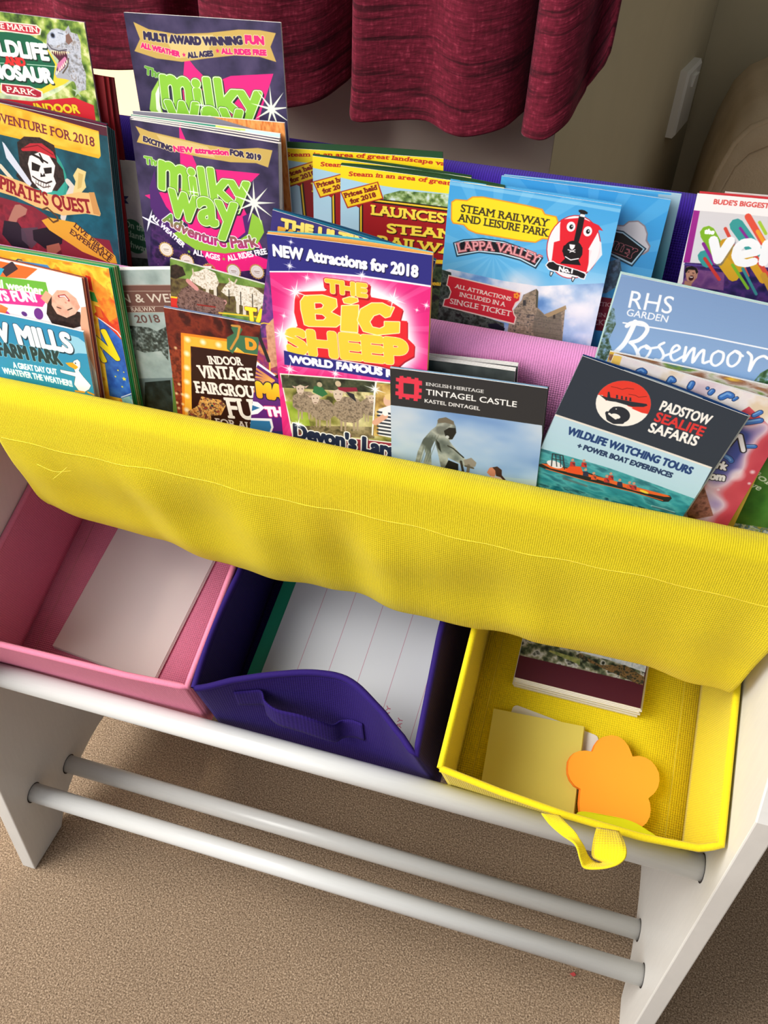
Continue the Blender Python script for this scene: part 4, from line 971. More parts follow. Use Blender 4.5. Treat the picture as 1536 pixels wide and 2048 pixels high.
# launceston steam railway, three copies
def steam_art(L):
    A = L.art('a8d0e4', 3)
    A.grad([(400, 200), (2000, 350), (2000, 1400), (400, 1400)], 'a4cce0', 'c8e0ea')
    A.fill([(380, 190), (555, 215), (1230, 310), (1900, 400), (1900, 500), (1230, 395), (880, 355), (700, 325), (550, 290), (380, 270)], 'f8d81c')
    A.photo([(820, 400), (920, 375), (1240, 400), (1900, 500), (1900, 640), (1230, 480), (820, 430)], ['3c5428', '6c8844', 'a8bc84', 'd0dcd8'], 14, 3)
    T(A, 'Steam in an area of great landscape value', (606, 282), (1640, 418), 26, 'b81c20', bold=.10, serif=True, slant=.22, arc=2.2)
    A.fill([(670, 410), (1900, 560), (1900, 1500), (670, 1500)], '1c1814'); A.fill([(676, 418), (1900, 568), (1900, 1500), (676, 1500)], 'f0c82c'); A.fill([(686, 430), (1900, 580), (1900, 1500), (686, 1500)], '201410'); A.fill([(694, 440), (1900, 590), (1900, 1500), (694, 1500)], '9c1c20')
    A.fill([(655, 420), (690, 455), (672, 480), (655, 470)], '9c1c20')
    A.fill([(555, 378), (785, 318), (820, 425), (598, 482)], 'a82c20'); A.fill([(562, 382), (780, 325), (811, 420), (602, 473)], 'f4cc24')
    T(A, 'Prices held', (586, 416), (780, 366), 26, '7c2018', bold=.2, serif=True); T(A, 'for 2018', (622, 452), (774, 410), 26, '7c2018', bold=.2, serif=True)
    k = dict(bold=.38, serif=True, sh='1c1008', shd=(.5, .5))
    T(A, 'LAUNCESTON', (750, 520), (1420, 600), 56, 'f4d848', **k); T(A, 'STEAM', (842, 632), (1250, 674), 54, 'f4d848', **k); T(A, 'RAILWAY', (792, 706), (1330, 778), 54, 'f4d848', **k)
    A.fill([(676, 780), (1900, 830), (1900, 860), (676, 800)], 'f0c82c')
    A.photo([(560, 800), (1900, 860), (1900, 1600), (560, 1600)], ['18201a', '2c3c28', '4c5c3c', '20201c'], 20, 4)
    T(A, 'visit us all year', (900, 948), (1180, 958), 26, 'e8b830', bold=.2, slant=.2)
    return A
L3 = Leaflet('steam railway leaflet with a yellow top and maroon panel, nearest and largest of three', 0.1600, (681, 331), (899, 361), width=0.099, zlim=ZP)
sm = steam_art(L3).material('steam_print'); L3.panel('cover', sm)
for k in range(4): L3.panel('page', flat_mat(('1c4424', '24502c', '183c20', '2c5a34')[k]), back=.0006 + .0005 * k, bow=.0012 + .0013 * k, up=.0008)
L2 = Leaflet('steam railway leaflet half hidden between two copies of itself, green pages fanned behind', 0.1710, (625, 312), (880, 347), width=0.099, zlim=ZP); L2.panel('cover', sm)
for k in range(2): L2.panel('page', flat_mat(('1c4424', '24502c')[k]), back=.0006 + .0006 * k, bow=.0010 + .001 * k, up=.0008)
L1 = Leaflet('steam railway leaflet furthest back of three, its whole yellow heading in view', 0.1790, (554, 295), (887, 317.5), zlim=ZP); L1.panel('cover', sm); L1.panel('page', flat_mat('1c4424'), back=.0012, dx=-.0008, up=.0035); L1.panel('page', flat_mat('24502c'), back=.0024, dx=-.001, up=.0030)

# lappa valley
def lappa_art(L):
    A = L.art('3ea6de', 5)
    A.grad([(40, 110), (1100, 110), (1100, 760), (40, 760)], '3a9cda', '6cbce8')
    for k in range(14):
        a = math.radians(-165 + k * 25); c = (360, 540); A.fill([c, (c[0] + 1200 * math.cos(a), c[1] + 1200 * math.sin(a)), (c[0] + 1200 * math.cos(a + .16), c[1] + 1200 * math.sin(a + .16))], '8cd0f2', .28)
    A.fill([(40, 110), (1090, 280), (1085, 300), (40, 130)], 'a8d8f0', .5)
    A.photo([(30, 640), (110, 620), (420, 690), (620, 720), (1000, 700), (960, 1070), (20, 1000)], ['4c80c0', '78a4d8', 'c8d4e8', 'f0f0f4'], 70, 5)
    A.spot((900, 880), 36, 'f4f2f6', .9, 1.2); A.spot((560, 715), 14, 'e8e4ea', .7, 1.2); A.spot((480, 690), 10, 'f0ecee', .7, 1.2)
    A.photo([(60, 620), (120, 640), (130, 780), (200, 860), (420, 930), (420, 1010), (20, 960)], ['1c241c', '38443c', '5c6860', '141814'], 12, 6)
    A.photo([(440, 985), (455, 880), (520, 800), (530, 770), (605, 735), (610, 840), (650, 880), (770, 830), (750, 1050), (450, 1050)], ['6c6458', '8c7c68', 'b09c84', '54504c'], 8, 7)
    A.fill([(605, 735), (616, 750), (612, 845), (600, 840)], '54503f'); A.fill([(610, 850), (655, 890), (745, 860), (755, 1060), (600, 1040), (580, 960)], '6c6658', .7); A.fill([(528, 800), (545, 798), (545, 830), (528, 832)], '3c3c3c'); A.fill([(700, 880), (712, 876), (712, 905), (700, 905)], '3c3830'); A.fill([(655, 880), (772, 828), (776, 850), (668, 900)], 'a8906c')
    for k in range(5): A.line([(470, 870 + k * 32), (740, 905 + k * 32)], .18, '504a40', .5)
    A.fill([(120, 238), (145, 222), (210, 228), (240, 208), (300, 208), (560, 260), (640, 280), (655, 308), (720, 322), (730, 350), (715, 440), (690, 458), (640, 452), (600, 474), (520, 465), (260, 420), (215, 400), (190, 372), (130, 362), (118, 340)], 'f0962c')
    A.fill([(126, 242), (148, 229), (212, 235), (244, 215), (300, 215), (558, 267), (634, 287), (650, 314), (714, 328), (723, 352), (708, 436), (686, 451), (638, 445), (598, 467), (522, 458), (264, 413), (220, 394), (195, 366), (134, 355), (125, 338)], 'f8dc24')
    T(A, 'STEAM RAILWAY', (174, 294), (668, 382), 42, '3c3420', bold=.12, serif=True); T(A, 'AND LEISURE PARK', (160, 348), (668, 438), 42, '3c3420', bold=.12, serif=True)
    o = [(130, 470), (190, 452), (300, 445), (420, 462), (540, 505), (645, 558), (602, 622), (510, 575), (400, 545), (280, 530), (150, 552)]
    A.fill(o, '16384c'); ii = [(138, 473), (192, 458), (300, 452), (418, 468), (536, 511), (634, 560), (598, 612), (512, 568), (402, 537), (280, 523), (155, 543)]; A.fill(ii, 'c8e4f0'); A.fill([(146, 478), (194, 464), (300, 459), (416, 475), (532, 517), (624, 562), (595, 602), (514, 560), (404, 530), (280, 516), (160, 535)], '10141c')
    A.text('LAPPA VALLEY', (166, 524), (608, 592), capmm(A, (166, 524), 48), '10141c', bold=.25, serif=True, out='f07880', ow=.22, arc=4.0); A.text('LAPPA VALLEY', (166, 524), (608, 592), capmm(A, (166, 524), 48), 'f0a0a4', bold=.1, serif=True, arc=4.0)
    # engine badge
    A.oval((815, 500), 15.6, 19.5, 'c81c2c'); A.oval((815, 500), 15.1, 19.0, 'f2eef0')
    A.fill([(745, 340), (860, 330), (960, 372), (985, 404), (962, 398), (940, 440), (900, 510), (920, 516), (890, 640), (690, 590), (705, 470), (738, 460), (740, 370)], 'e02030')
    A.fill([(718, 440), (740, 460), (700, 470)], 'f2eef0'); A.fill([(905, 508), (940, 440), (975, 470), (980, 540), (900, 640)], 'f2eef0', .9)
    A.fill([(848, 320), (880, 324), (866, 400), (842, 480), (868, 500), (866, 540), (845, 570), (858, 600), (740, 590), (770, 560), (752, 520), (760, 490), (800, 470), (818, 466)], '14141a')
    A.fill([(846, 286), (862, 284), (880, 288), (898, 300), (894, 310), (882, 308), (880, 326), (852, 320), (855, 302), (846, 296)], '14141a'); A.fill([(856, 308), (882, 312), (880, 328), (852, 322)], 'f2eef0')
    A.oval((812, 522), 5.6, 6.6, '14141a'); A.line([(770, 552), (800, 570), (845, 562)], .35, 'f2eef0'); A.fill([(792, 480), (826, 484), (822, 500), (808, 514), (796, 504)], 'f2eef0'); A.line([(785, 512), (825, 526)], .3, 'f2eef0'); A.line([(825, 512), (795, 526)], .3, 'f2eef0')
    for c in ((802, 381), (897, 407)): A.oval(c, 2.5, 3.0, 'f4f4f4'); A.oval((c[0] + 2, c[1] + 1), 1.1, 1.4, '14141a'); A.oval((c[0] + 6, c[1] - 2), .4, .5, 'f4f4f4')
    A.fill([(655, 600), (672, 578), (700, 575), (720, 590), (840, 625), (880, 640), (892, 650), (880, 682), (858, 678), (840, 668), (700, 635), (672, 625)], 'f2eef0'); A.fill([(662, 600), (676, 584), (700, 581), (720, 596), (840, 631), (876, 646), (884, 654), (875, 674), (858, 671), (842, 661), (702, 628), (676, 618)], '14141a')
    T(A, 'No.1', (732, 634), (808, 645), 26, 'f4f4f4', bold=.3)
    for x, y in ((688, 650), (812, 680)): A.fill([(x - 4, y - 14), (x + 14, y - 10), (x, y + 14), (x - 6, y + 8)], 'f0f0f0'); A.line([(x - 4, y - 14), (x - 6, y + 8), (x, y + 14), (x + 14, y - 10)], .2, '14141a', closed=True)
    A.fill([(104, 652), (520, 755), (512, 806), (490, 818), (472, 850), (480, 880), (492, 896), (480, 940), (70, 832), (80, 790), (104, 785), (116, 750), (104, 722), (92, 714)], 'f0d8c8'); A.fill([(108, 660), (512, 760), (505, 800), (484, 812), (466, 850), (474, 882), (484, 898), (476, 930), (78, 827), (86, 794), (110, 788), (122, 750), (110, 720), (98, 712)], 'd02434')
    k = dict(bold=.08, serif=True); T(A, 'ALL ATTRACTIONS', (142, 728), (458, 804), 22, 'f4e8d8', **k); T(A, 'INCLUDED IN A', (168, 776), (424, 836), 24, 'f4e8d8', **k); T(A, 'SINGLE TICKET', (112, 816), (458, 892), 30, 'f4e8d8', **k)
    for q in range(5): a = q * 1.257; A.oval((491 + 11 * math.cos(a), 774 + 11 * math.sin(a)), .75, .9, 'f4982c')
    A.fill([(328, 935), (380, 930), (425, 960), (420, 975), (335, 955)], '141c2c')
    return A
def lappa_back_art(L):
    A = L.art('3ea6de', 5); A.grad([(400, 80), (1450, 180), (1400, 700), (900, 700)], '3c9edc', '4494cc')
    for k in range(14):
        a = math.radians(-165 + k * 25); c = (900, 560); A.fill([c, (c[0] + 1200 * math.cos(a), c[1] + 1200 * math.sin(a)), (c[0] + 1200 * math.cos(a + .16), c[1] + 1200 * math.sin(a + .16))], '74c0ea', .3)
    A.fill([(1060, 370), (1100, 372), (1130, 348), (1185, 345), (1225, 375), (1240, 420), (1235, 455), (1255, 490), (1245, 520), (1215, 540), (1060, 560)], '8c8088'); A.fill([(1064, 378), (1102, 380), (1132, 356), (1184, 353), (1218, 380), (1232, 422), (1226, 460), (1246, 494), (1236, 514), (1212, 530), (1060, 550)], 'c2bfc4')
    A.fill([(1040, 395), (1100, 405), (1232, 505), (1150, 608), (1030, 550)], '1c3444'); A.fill([(1040, 402), (1098, 412), (1222, 506), (1148, 598), (1030, 540)], 'a8c8d8'); A.fill([(1040, 410), (1096, 420), (1212, 507), (1146, 586), (1030, 530)], '141418')
    T(A, 'VALLEY', (960, 490), (1150, 560), 52, '141418', bold=.45, serif=True, out='d87880', ow=.3)
    A.photo([(960, 600), (1080, 560), (1100, 700), (1000, 760), (960, 760)], ['607c94', '8894a8', '48484c', '5c7484'], 20, 4, al=.8)
    A.fill([(960, 780), (1300, 820), (1300, 1010), (940, 970)], '7c1c28'); T(A, 'ALL ATTRACTIONS', (760, 812), (1080, 842), 22, 'c8a8a0', bold=.05, serif=True); T(A, 'INCLUDED IN A', (740, 880), (1040, 898), 22, 'c8a8a0', bold=.05, serif=True); T(A, 'SINGLE TICKET', (720, 930), (1040, 944), 30, 'c8a8a0', bold=.05, serif=True)
    return A
L = Leaflet('blue steam railway and leisure park leaflet with a red engine badge', 0.1590, (900, 362), (1243, 412), zlim=ZP)
lm = lappa_art(L).material('lappa_print'); L.panel('cover', lm)
L.panel('page', flat_mat('58b0e0'), back=.0010, bow=.0016, up=.0004); L.panel('page', flat_mat('4aa4d8'), back=.0022, bow=.0016, up=.0004)
L = Leaflet('blue railway park leaflet with a grey cloud badge, behind the engine badge one', 0.1690, (1003, 352), (1342, 400), zlim=ZP)
L.panel('cover', lappa_back_art(L).material('lappa_back_print')); L.panel('page', flat_mat('50a8dc'), back=.0010, bow=.0016)
L = Leaflet('blue and silver leaflet showing its pale side right of the cloud badge one', 0.1750, (1008, 350), (1363, 389), zlim=ZP)
A = L.art('4aa4dc', 5); A.grad([(1300, 180), (1500, 180), (1500, 700), (1240, 700)], 'a8c4d4', '28707c'); A.fill([(380, 60), (1372, 170), (1372, 200), (380, 120)], '50acdf'); L.panel('cover', A.material('lappa_side_print')); L.panel('page', flat_mat('58b0e0'), back=.0010)

# the venue
L = Leaflet('white leaflet with slanting coloured bars and red heading about Bude', 0.1640, (1395, 387), (1536, 400), width=0.105, zlim=ZP)
A = L.art('eeebea', 6)
A.fill([(960, 90), (2100, 90), (2100, 400), (960, 235)], 'f4f0ee'); A.grad([(970, 235), (2000, 330), (2000, 800), (900, 800)], 'd8d4d6', 'e6e2e4')
A.fill([(960, 235), (1007, 240), (930, 640), (880, 640)], 'a0288c')
T(A, "BUDE'S BIGGEST", (1113, 186), (1540, 222), 36, 'd84c48', bold=.12); T(A, 'VENUE', (1560, 224), (1760, 240), 36, 'd84c48', bold=.35)
A.photo([(890, 640), (2100, 720), (2100, 1100), (860, 1000)], ['1c1440', '2c2058', '4c2c70', '382050'], 26, 4); A.photo([(930, 690), (1200, 720), (1190, 860), (860, 820)], ['6c3c78', '7c4c80', '5c3470'], 30, 5)
A.line([(890, 655), (1010, 665), (1200, 690)], .5, '5c4ca0', .7)
def bar(a, b, r, c): A.line([a, b], r, c)
for a, b, r, c in (((1065, 410), (1150, 560), 4.0, '84b82c'), ((1290, 350), (1440, 560), 3.6, '3c9c98'), ((1038, 590), (1070, 640), 3.4, '3c9c98'), ((1380, 285), (1500, 490), 1.7, 'e45440'), ((1470, 330), (1520, 420), .8, 'a8cc3c'), ((1205, 378), (1380, 750), .9, 'd84c3c'),
                   ((1320, 375), (1450, 560), .7, '8c2c90'), ((1455, 400), (1530, 530), 1.0, 'f0a030'), ((1035, 495), (1120, 650), .9, '8c2c90'), ((1045, 610), (1158, 775), .9, 'd03c34'), ((1205, 500), (1310, 680), 3.4, 'd09a24'), ((1190, 640), (1270, 750), 3.2, 'd8a428'),
                   ((1260, 660), (1380, 845), .8, '7cb42c'), ((1340, 690), (1445, 890), .8, '38888c'), ((1380, 590), (1500, 780), 2.2, 'd8a028'), ((1440, 600), (1530, 740), 1.2, 'd84c3c'), ((1500, 740), (1560, 860), 1.6, 'c89430')): bar(a, b, r, c)
T(A, 'the', (1042, 415), (1112, 422), 34, 'ffffff', bold=.35, slant=.1)
for P, r in (([(1115, 470), (1150, 630)], 3.6 * .72), ([(1245, 480), (1150, 630)], 2.6)): A.line([(p[0] + 6, p[1] + 8) for p in P], r, '706c70', .5)
A.line([(1112, 468), (1148, 622)], 2.6, 'fbf9f8'); A.line([(1244, 475), (1148, 622)], 2.6, 'fbf9f8')
A.line([(1300, 590), (1450, 560), (1440, 510), (1400, 485), (1345, 490), (1300, 530), (1285, 590), (1310, 640), (1370, 650), (1425, 635)], 2.4, 'fbf9f8'); A.line([(1500, 640), (1530, 500)], 2.6, 'fbf9f8'); A.line([(1530, 520), (1640, 500), (1640, 650)], 2.6, 'fbf9f8')
A.photo([(893, 700), (905, 675), (945, 668), (985, 685), (995, 712), (985, 760), (945, 805), (905, 780)], ['b07c64', 'c49078', 'a0705c'], 8, 4); A.fill([(890, 705), (900, 680), (945, 668), (982, 684), (995, 715), (980, 730), (970, 700), (920, 695), (898, 725)], '1c1618'); A.oval((940, 762), 1.4, 1.6, '3c1418'); A.fill([(925, 750), (955, 752), (950, 760), (930, 758)], 'f0e8e0'); A.line([(915, 715), (925, 713)], .2, '241818'); A.line([(950, 722), (962, 724)], .2, '241818'); A.fill([(890, 780), (945, 800), (940, 830), (885, 815)], 'b07c64')
L.panel('cover', A.material('venue_print')); L.panel('page', flat_mat('c83038'), back=.0012, up=.0008, dx=.001)
Q = Leaflet('red backed leaflet just behind the white one about Bude', 0.1690, (1450, 387), (1560, 397), width=0.099, zlim=ZP); Q.panel('cover', flat_mat('c02c38')); Q.panel('page', M['page_white'], back=.001, up=.0006)

# ---- yellow pocket --------------------------------------------------------------------------------------------
ZY = 0.4385
def shift_left(L, tl, tr, full_w):
    """the left part is outside the photograph: extend the sheet leftwards from its right corner"""
    have = (at_y(*tr, L.y) - at_y(*tl, L.y)).length; L.tl = L.tl - L.ex * (full_w - have); L.w = full_w
# rosemoor
L = Leaflet('sky blue garden leaflet with white brush lettering across a thin white line', 0.1245, (1243, 548), (1536, 612), width=0.140, zlim=ZY)
A = L.art('7ea0cc', 6)
A.grad([(300, 740), (2000, 900), (1900, 1800), (200, 1500)], '7694c0', '90b4dc')
A.photo([(200, 1150), (300, 970), (345, 1000), (355, 1120), (300, 1240), (330, 1330), (260, 1420), (180, 1420)], ['2c4030', '48604c', '6c8c98', '88a8cc'], 9, 4); A.photo([(1430, 1560), (1480, 1500), (1536, 1470), (1700, 1450), (1700, 1640), (1440, 1620)], ['2c4c30', '4c7048', '8cacc0'], 10, 5)
T(A, 'RHS', (450, 990), (782, 1042), 132, 'f4f6fa', bold=.02, slant=-.02); T(A, 'GARDEN', (436, 1052), (752, 1108), 52, 'f0f4fa', bold=.05)
A.line([(412, 1108), (1000, 1208), (1900, 1390)], .45, 'f0f4fa')
sw = [([(505, 1100), (470, 1180), (420, 1270), (345, 1345)], 1.4), ([(440, 1135), (480, 1110), (560, 1112), (600, 1150), (580, 1200), (530, 1245), (468, 1262)], 1.2), ([(470, 1262), (505, 1300), (530, 1360), (548, 1402)], 1.0),
      ([(580, 1290), (540, 1310), (520, 1360), (545, 1395), (590, 1380), (625, 1320), (590, 1285), (600, 1310), (680, 1300)], .75), ([(730, 1265), (690, 1290), (715, 1330), (725, 1370), (700, 1400), (660, 1395)], .8),
      ([(725, 1370), (800, 1340), (850, 1310), (830, 1285), (795, 1310), (780, 1370), (810, 1405), (880, 1370)], .75), ([(900, 1300), (880, 1410), (925, 1340), (965, 1310), (950, 1420), (1000, 1350), (1040, 1325), (1030, 1420), (1080, 1410)], .8),
      ([(1150, 1330), (1105, 1360), (1095, 1420), (1130, 1445), (1180, 1410), (1190, 1350), (1150, 1330)], .75), ([(1280, 1330), (1230, 1370), (1225, 1430), (1260, 1450), (1310, 1410), (1320, 1350), (1280, 1330), (1340, 1370)], .75), ([(1380, 1340), (1410, 1380), (1390, 1485), (1440, 1400), (1500, 1370), (1536, 1390)], .8)]
for P, r in sw: A.line([(q.x, q.y) for q in catmull([(x, y, 0) for x, y in P], 24)], r, 'f4f6fa')
A.photo([(1150, 1900), (2200, 1900), (2200, 3200), (1000, 3200)], ['2c5c20', '3c7428', '4c8434'], 60, 4); A.photo([(1000, 1650), (2000, 1700), (2000, 1950), (1100, 1930)], ['2c4820', '5c7c3c', '88a060'], 16, 6)
ox = lambda u, v: ((u - 1140) * 3.879, (v - 360) * 3.879)
T(A, 'Inspirational', ox(1420, 900), ox(1560, 985), 50, 'd8e4c8', bold=.1, serif=True, slant=.15); T(A, 'Nature to love', ox(1390, 925), ox(1518, 982), 44, 'd8e4c8', bold=.1, serif=True, slant=.15)
A.photo([ox(1460, 1045), ox(1560, 1060), ox(1560, 1120), ox(1440, 1110)], ['98b070', 'd8e0d0', '4c7c98', 'a8a040'], 12, 9)
L.panel('cover', A.material('rosemoor_print')); L.panel('page', flat_mat('b8d4cc'), back=.0010, dx=-.0006, up=.0006); L.panel('page', flat_mat('a8ccc4'), back=.0018, dx=-.0008, up=.0004)

# splashing water leaflets
def splash_art(L):
    A = L.art('dccfd2', 8)
    A.photo([(540, 60), (1700, 200), (1700, 1400), (900, 1400)], ['c8b4bc', 'dccfd4', 'e4dcd8', 'd8c4a8'], 90, 21)
    A.fill([(540, 60), (640, 70), (600, 200), (520, 180)], 'e8b840', .8)
    A.photo([(1120, 560), (1420, 380), (1700, 640), (1500, 1000), (1250, 1200), (950, 1150)], ['3c4c94', '8c7cb0', 'd8bcc8', 'c84c58', 'b83c4c'], 110, 13, octv=2)
    for c, r in (((1345, 800), 4.2), ((1180, 1020), 2.6), ((1440, 780), 1.5), ((1060, 1000), 1.8), ((1230, 890), .9), ((1420, 850), 1.0)): A.spot(c, r * 1.3, 'f4f0f2', .85, .8); A.spot(c, r * .8, 'd8b0b8', .6, 1)
    A.photo([(1000, 900), (1140, 860), (1200, 1050), (1050, 1080)], ['7c5044', 'a87060', '5c3830'], 18, 5)
    for P, r in (([(740, 165), (760, 158), (775, 170)], 1.6), ([(925, 235), (942, 208), (955, 222)], 1.5), ([(1055, 265), (1070, 238)], 1.5), ([(1165, 270), (1165, 268)], .8), ([(1180, 300), (1195, 285)], 1.3), ([(1250, 325), (1290, 305), (1310, 315)], 1.8), ([(1325, 340), (1345, 328)], .8), ([(1450, 435), (1490, 415)], 1.3), ([(1385, 480), (1430, 475), (1490, 465)], 1.6), ([(1410, 625), (1455, 625)], 1.2), ([(1265, 680), (1300, 700), (1310, 715)], 1.5)):
        A.line(P, r + .35, '14244c'); A.line(P, r, '3c70b8'); A.line([(p[0] - 4, p[1] - 5) for p in P], r * .35, '88b4e0', .7)
    A.line([(1290, 620), (1340, 560), (1365, 560), (1385, 650)], 1.5 + .5, '1c1c24'); A.line([(1290, 620), (1340, 560), (1365, 560), (1385, 650)], 1.3, 'f2f0f0')
    T(A, 'park', (1150, 742), (1275, 770), 44, 'f4f4f4', bold=.5, out='1c1c24', ow=.5); T(A, '.com', (1130, 820), (1265, 836), 44, 'f4f4f4', bold=.5, out='1c1c24', ow=.5)
    return A
L = Leaflet('pinkish white leaflet with blue water splash letters, right of the navy sea safari one', 0.1150, (1228, 709), (1540, 799), width=0.105, zlim=ZY)
spm = splash_art(L).material('splash_print'); L.panel('cover', spm); thick(L, 1, step=.001)
L = Leaflet('second water splash leaflet, only its yellow and picture top edge showing', 0.1195, (1220, 703), (1536, 772), width=0.105, zlim=ZY)
A = L.art('e0c050', 6); A.photo([(300, 1320), (1900, 1580), (1900, 1800), (300, 1500)], ['d8b040', '8c6048', 'c8c0b8', '6c8c3c', '4c6ca0'], 30, 3, aspect=3); L.panel('cover', A.material('splash_edge_print')); thick(L, 1, step=.001)

# padstow sealife safaris
L = Leaflet('navy sea safari leaflet with a round seal badge and an orange boat', 0.1075, (1165, 712), (1497, 833), zlim=ZY)
A = L.art('2a3440', 8)
A.fill([(230, 424), (1195, 752), (1180, 772), (220, 440)], 'e4dcd0'); P = [(226, 434), (1190, 762), (900, 1300), (-60, 1100)]; A.grad(P, 'b8d4e0', '8cc0d0')
A.photo([(120, 630), (560, 760), (1085, 945), (900, 1300), (-100, 1000)], ['20707c', '2c8c94', '4ca4a8', '246c78'], 20, 4, aspect=3)
A.photo([(-10, 830), (300, 880), (1010, 1060), (900, 1300), (-100, 1000)], ['14606c', '248490', '60b0b0', '1c5460'], 14, 6, aspect=2.5)
A.oval((645, 365), 15.6, 15.6, 'f2ece2'); m_ = A.mask([(440, 305), (520, 310), (540, 345), (640, 350), (690, 390), (760, 420), (860, 440), (900, 200), (500, 150)]); A.oval((645, 365), 15.6, 15.6, 'e0392c', clip=m_)
A.fill([(500, 308), (548, 325), (552, 290), (562, 290), (568, 325), (700, 352), (790, 366), (795, 376), (770, 384), (700, 382), (600, 352), (545, 345)], '242a34'); A.line([(545, 345), (640, 370), (700, 390)], .3, 'f2ece2')
for x in (608, 638, 664, 690): A.fill([(x - 7, 330 + (x - 608) * .2), (x + 7, 332 + (x - 608) * .2), (x + 5, 318 + (x - 608) * .2), (x - 5, 318 + (x - 608) * .2)], '242a34'); A.oval((x, 314 + (x - 608) * .2), .55, .55, '242a34')
A.line([(572, 258), (610, 266), (640, 276), (670, 268), (712, 274)], .12, '3c1818'); A.line([(680, 306), (720, 312), (740, 324), (790, 320)], .12, '3c1818')
A.oval((620, 432), 6.4, 5.6, '242a34'); A.line([(548, 420), (556, 458), (590, 478), (640, 478)], 1.2, '242a34'); A.oval((600, 440), 2.8, 1.6, 'f2ece2'); A.line([(600, 455), (560, 425)], .7, 'f2ece2'); A.oval((602, 400), 2.6, 1.9, '242a34'); A.oval((603, 396), .4, .4, 'f2ece2'); A.line([(570, 400), (585, 405)], .1, '242a34'); A.line([(572, 410), (585, 408)], .1, '242a34')
k = dict(bold=.30)
T(A, 'PADSTOW', (868, 402), (1170, 494), 58, 'f2ece4', **k); T(A, 'SEALIFE', (834, 468), (1130, 562), 56, 'd83434', **k); T(A, 'SAFARIS', (798, 534), (1090, 622), 58, 'f2ece4', **k)
T(A, 'WILDLIFE WATCHING TOURS', (300, 546), (1058, 796), 44, '1c3c70', bold=.34); T(A, '+ POWER BOAT EXPERIENCES', (362, 634), (940, 818), 30, '1c3458', bold=.25)
A.fill([(105, 735), (160, 760), (420, 835), (700, 905), (890, 965), (925, 965), (945, 945), (935, 928), (700, 880), (440, 790), (300, 755), (170, 728)], '1c2024'); A.fill([(140, 728), (200, 735), (330, 770), (560, 830), (760, 885), (920, 925), (938, 936), (900, 935), (720, 900), (430, 812), (200, 760)], 'e0602c'); A.line([(170, 762), (420, 838), (700, 905), (890, 958)], .25, 'e86830')
A.oval((225, 735), 5.2, 2.6, 'dcdcdc'); A.line([(205, 745), (212, 668), (276, 682), (285, 765)], .35, '242c34'); A.line([(212, 700), (280, 712)], .3, '242c34'); A.line([(230, 672), (238, 748)], .3, '242c34'); A.line([(258, 678), (262, 750)], .3, '242c34')
A.fill([(290, 770), (320, 745), (385, 750), (400, 790), (370, 800), (300, 785)], 'e04c24')
for i, (x, y) in enumerate(((335, 725), (405, 730), (415, 785), (465, 808), (545, 825), (570, 810), (625, 850), (685, 865), (712, 870))):
    c = ('b83430', 'c83028', '242c48', 'd85430')[i % 4]; A.fill([(x - 18, y + 22), (x - 14, y - 6), (x + 14, y - 4), (x + 18, y + 26)], c); A.fill([(x - 4, y), (x + 16, y + 4), (x + 12, y + 24)], '2c2c40', .7); A.oval((x, y - 16), .9, 1.1, 'c09078')
A.oval((775, 905), 3.0, .9, 'e8c83c'); A.line([(280, 822), (420, 870)], .8, '60504c', .5)
for P_ in ([(480, 950), (560, 965), (600, 985)], [(820, 990), (900, 1010), (960, 1030)], [(540, 970), (640, 990)]): A.line(P_, .5, 'b8d8d8', .7); A.line([(p[0] + 6, p[1] + 6) for p in P_], .5, '3c5860', .7)
bk = lambda u, v: ((u - 1036) * 3.072, (v - 690) * 3.072)
A.fill([bk(960, 1195), bk(1300, 1270), bk(1260, 1420), bk(930, 1330)], 'e8ece8'); A.fill([bk(1200, 1180), bk(1340, 1200), bk(1300, 1290), bk(1190, 1260)], 'e08c3c', .8)
for c in ((1072, 1224), (1104, 1232)): A.oval(bk(*c), 3.4, 3.0, 'd84c34'); A.oval(bk(*c), 2.0, 1.7, 'f0ece4')
T(A, 'BOOK NOW', bk(1036, 1246), bk(1122, 1262), 32, '20242c', bold=.4); A.line([bk(1040, 1256), bk(1110, 1270)], .8, '303840'); A.line([bk(1036, 1264), bk(1118, 1282)], .8, '303840')
L.panel('cover', A.material('safari_print')); L.panel('page', flat_mat('1c3c6c'), back=.0014, bow=.0030, up=.0002); L.panel('page', flat_mat('b8c4c4'), back=.0030, dx=.0018, bow=.0008, up=-.0010)

# grey booklets behind the castle one
for k, (tl, tr, lb) in enumerate((((800, 713), (1006, 739.5), 'front'), ((806, 709), (1018, 731), 'rear'))):
    L = Leaflet('plain dark grey booklet behind the castle leaflet, the %s of two' % lb, 0.1175 + 0.0045 * k, tl, tr, width=0.072, zlim=ZY)
    A = L.art('3e4242'); A.photo([(700, 700), (1100, 700), (1100, 1000), (700, 1000)], ['343838', '444a48', '505654'], 70, 4); L.panel('cover', A.material('grey_print_' + lb)); thick(L, 3, step=.0008, up=.0003)

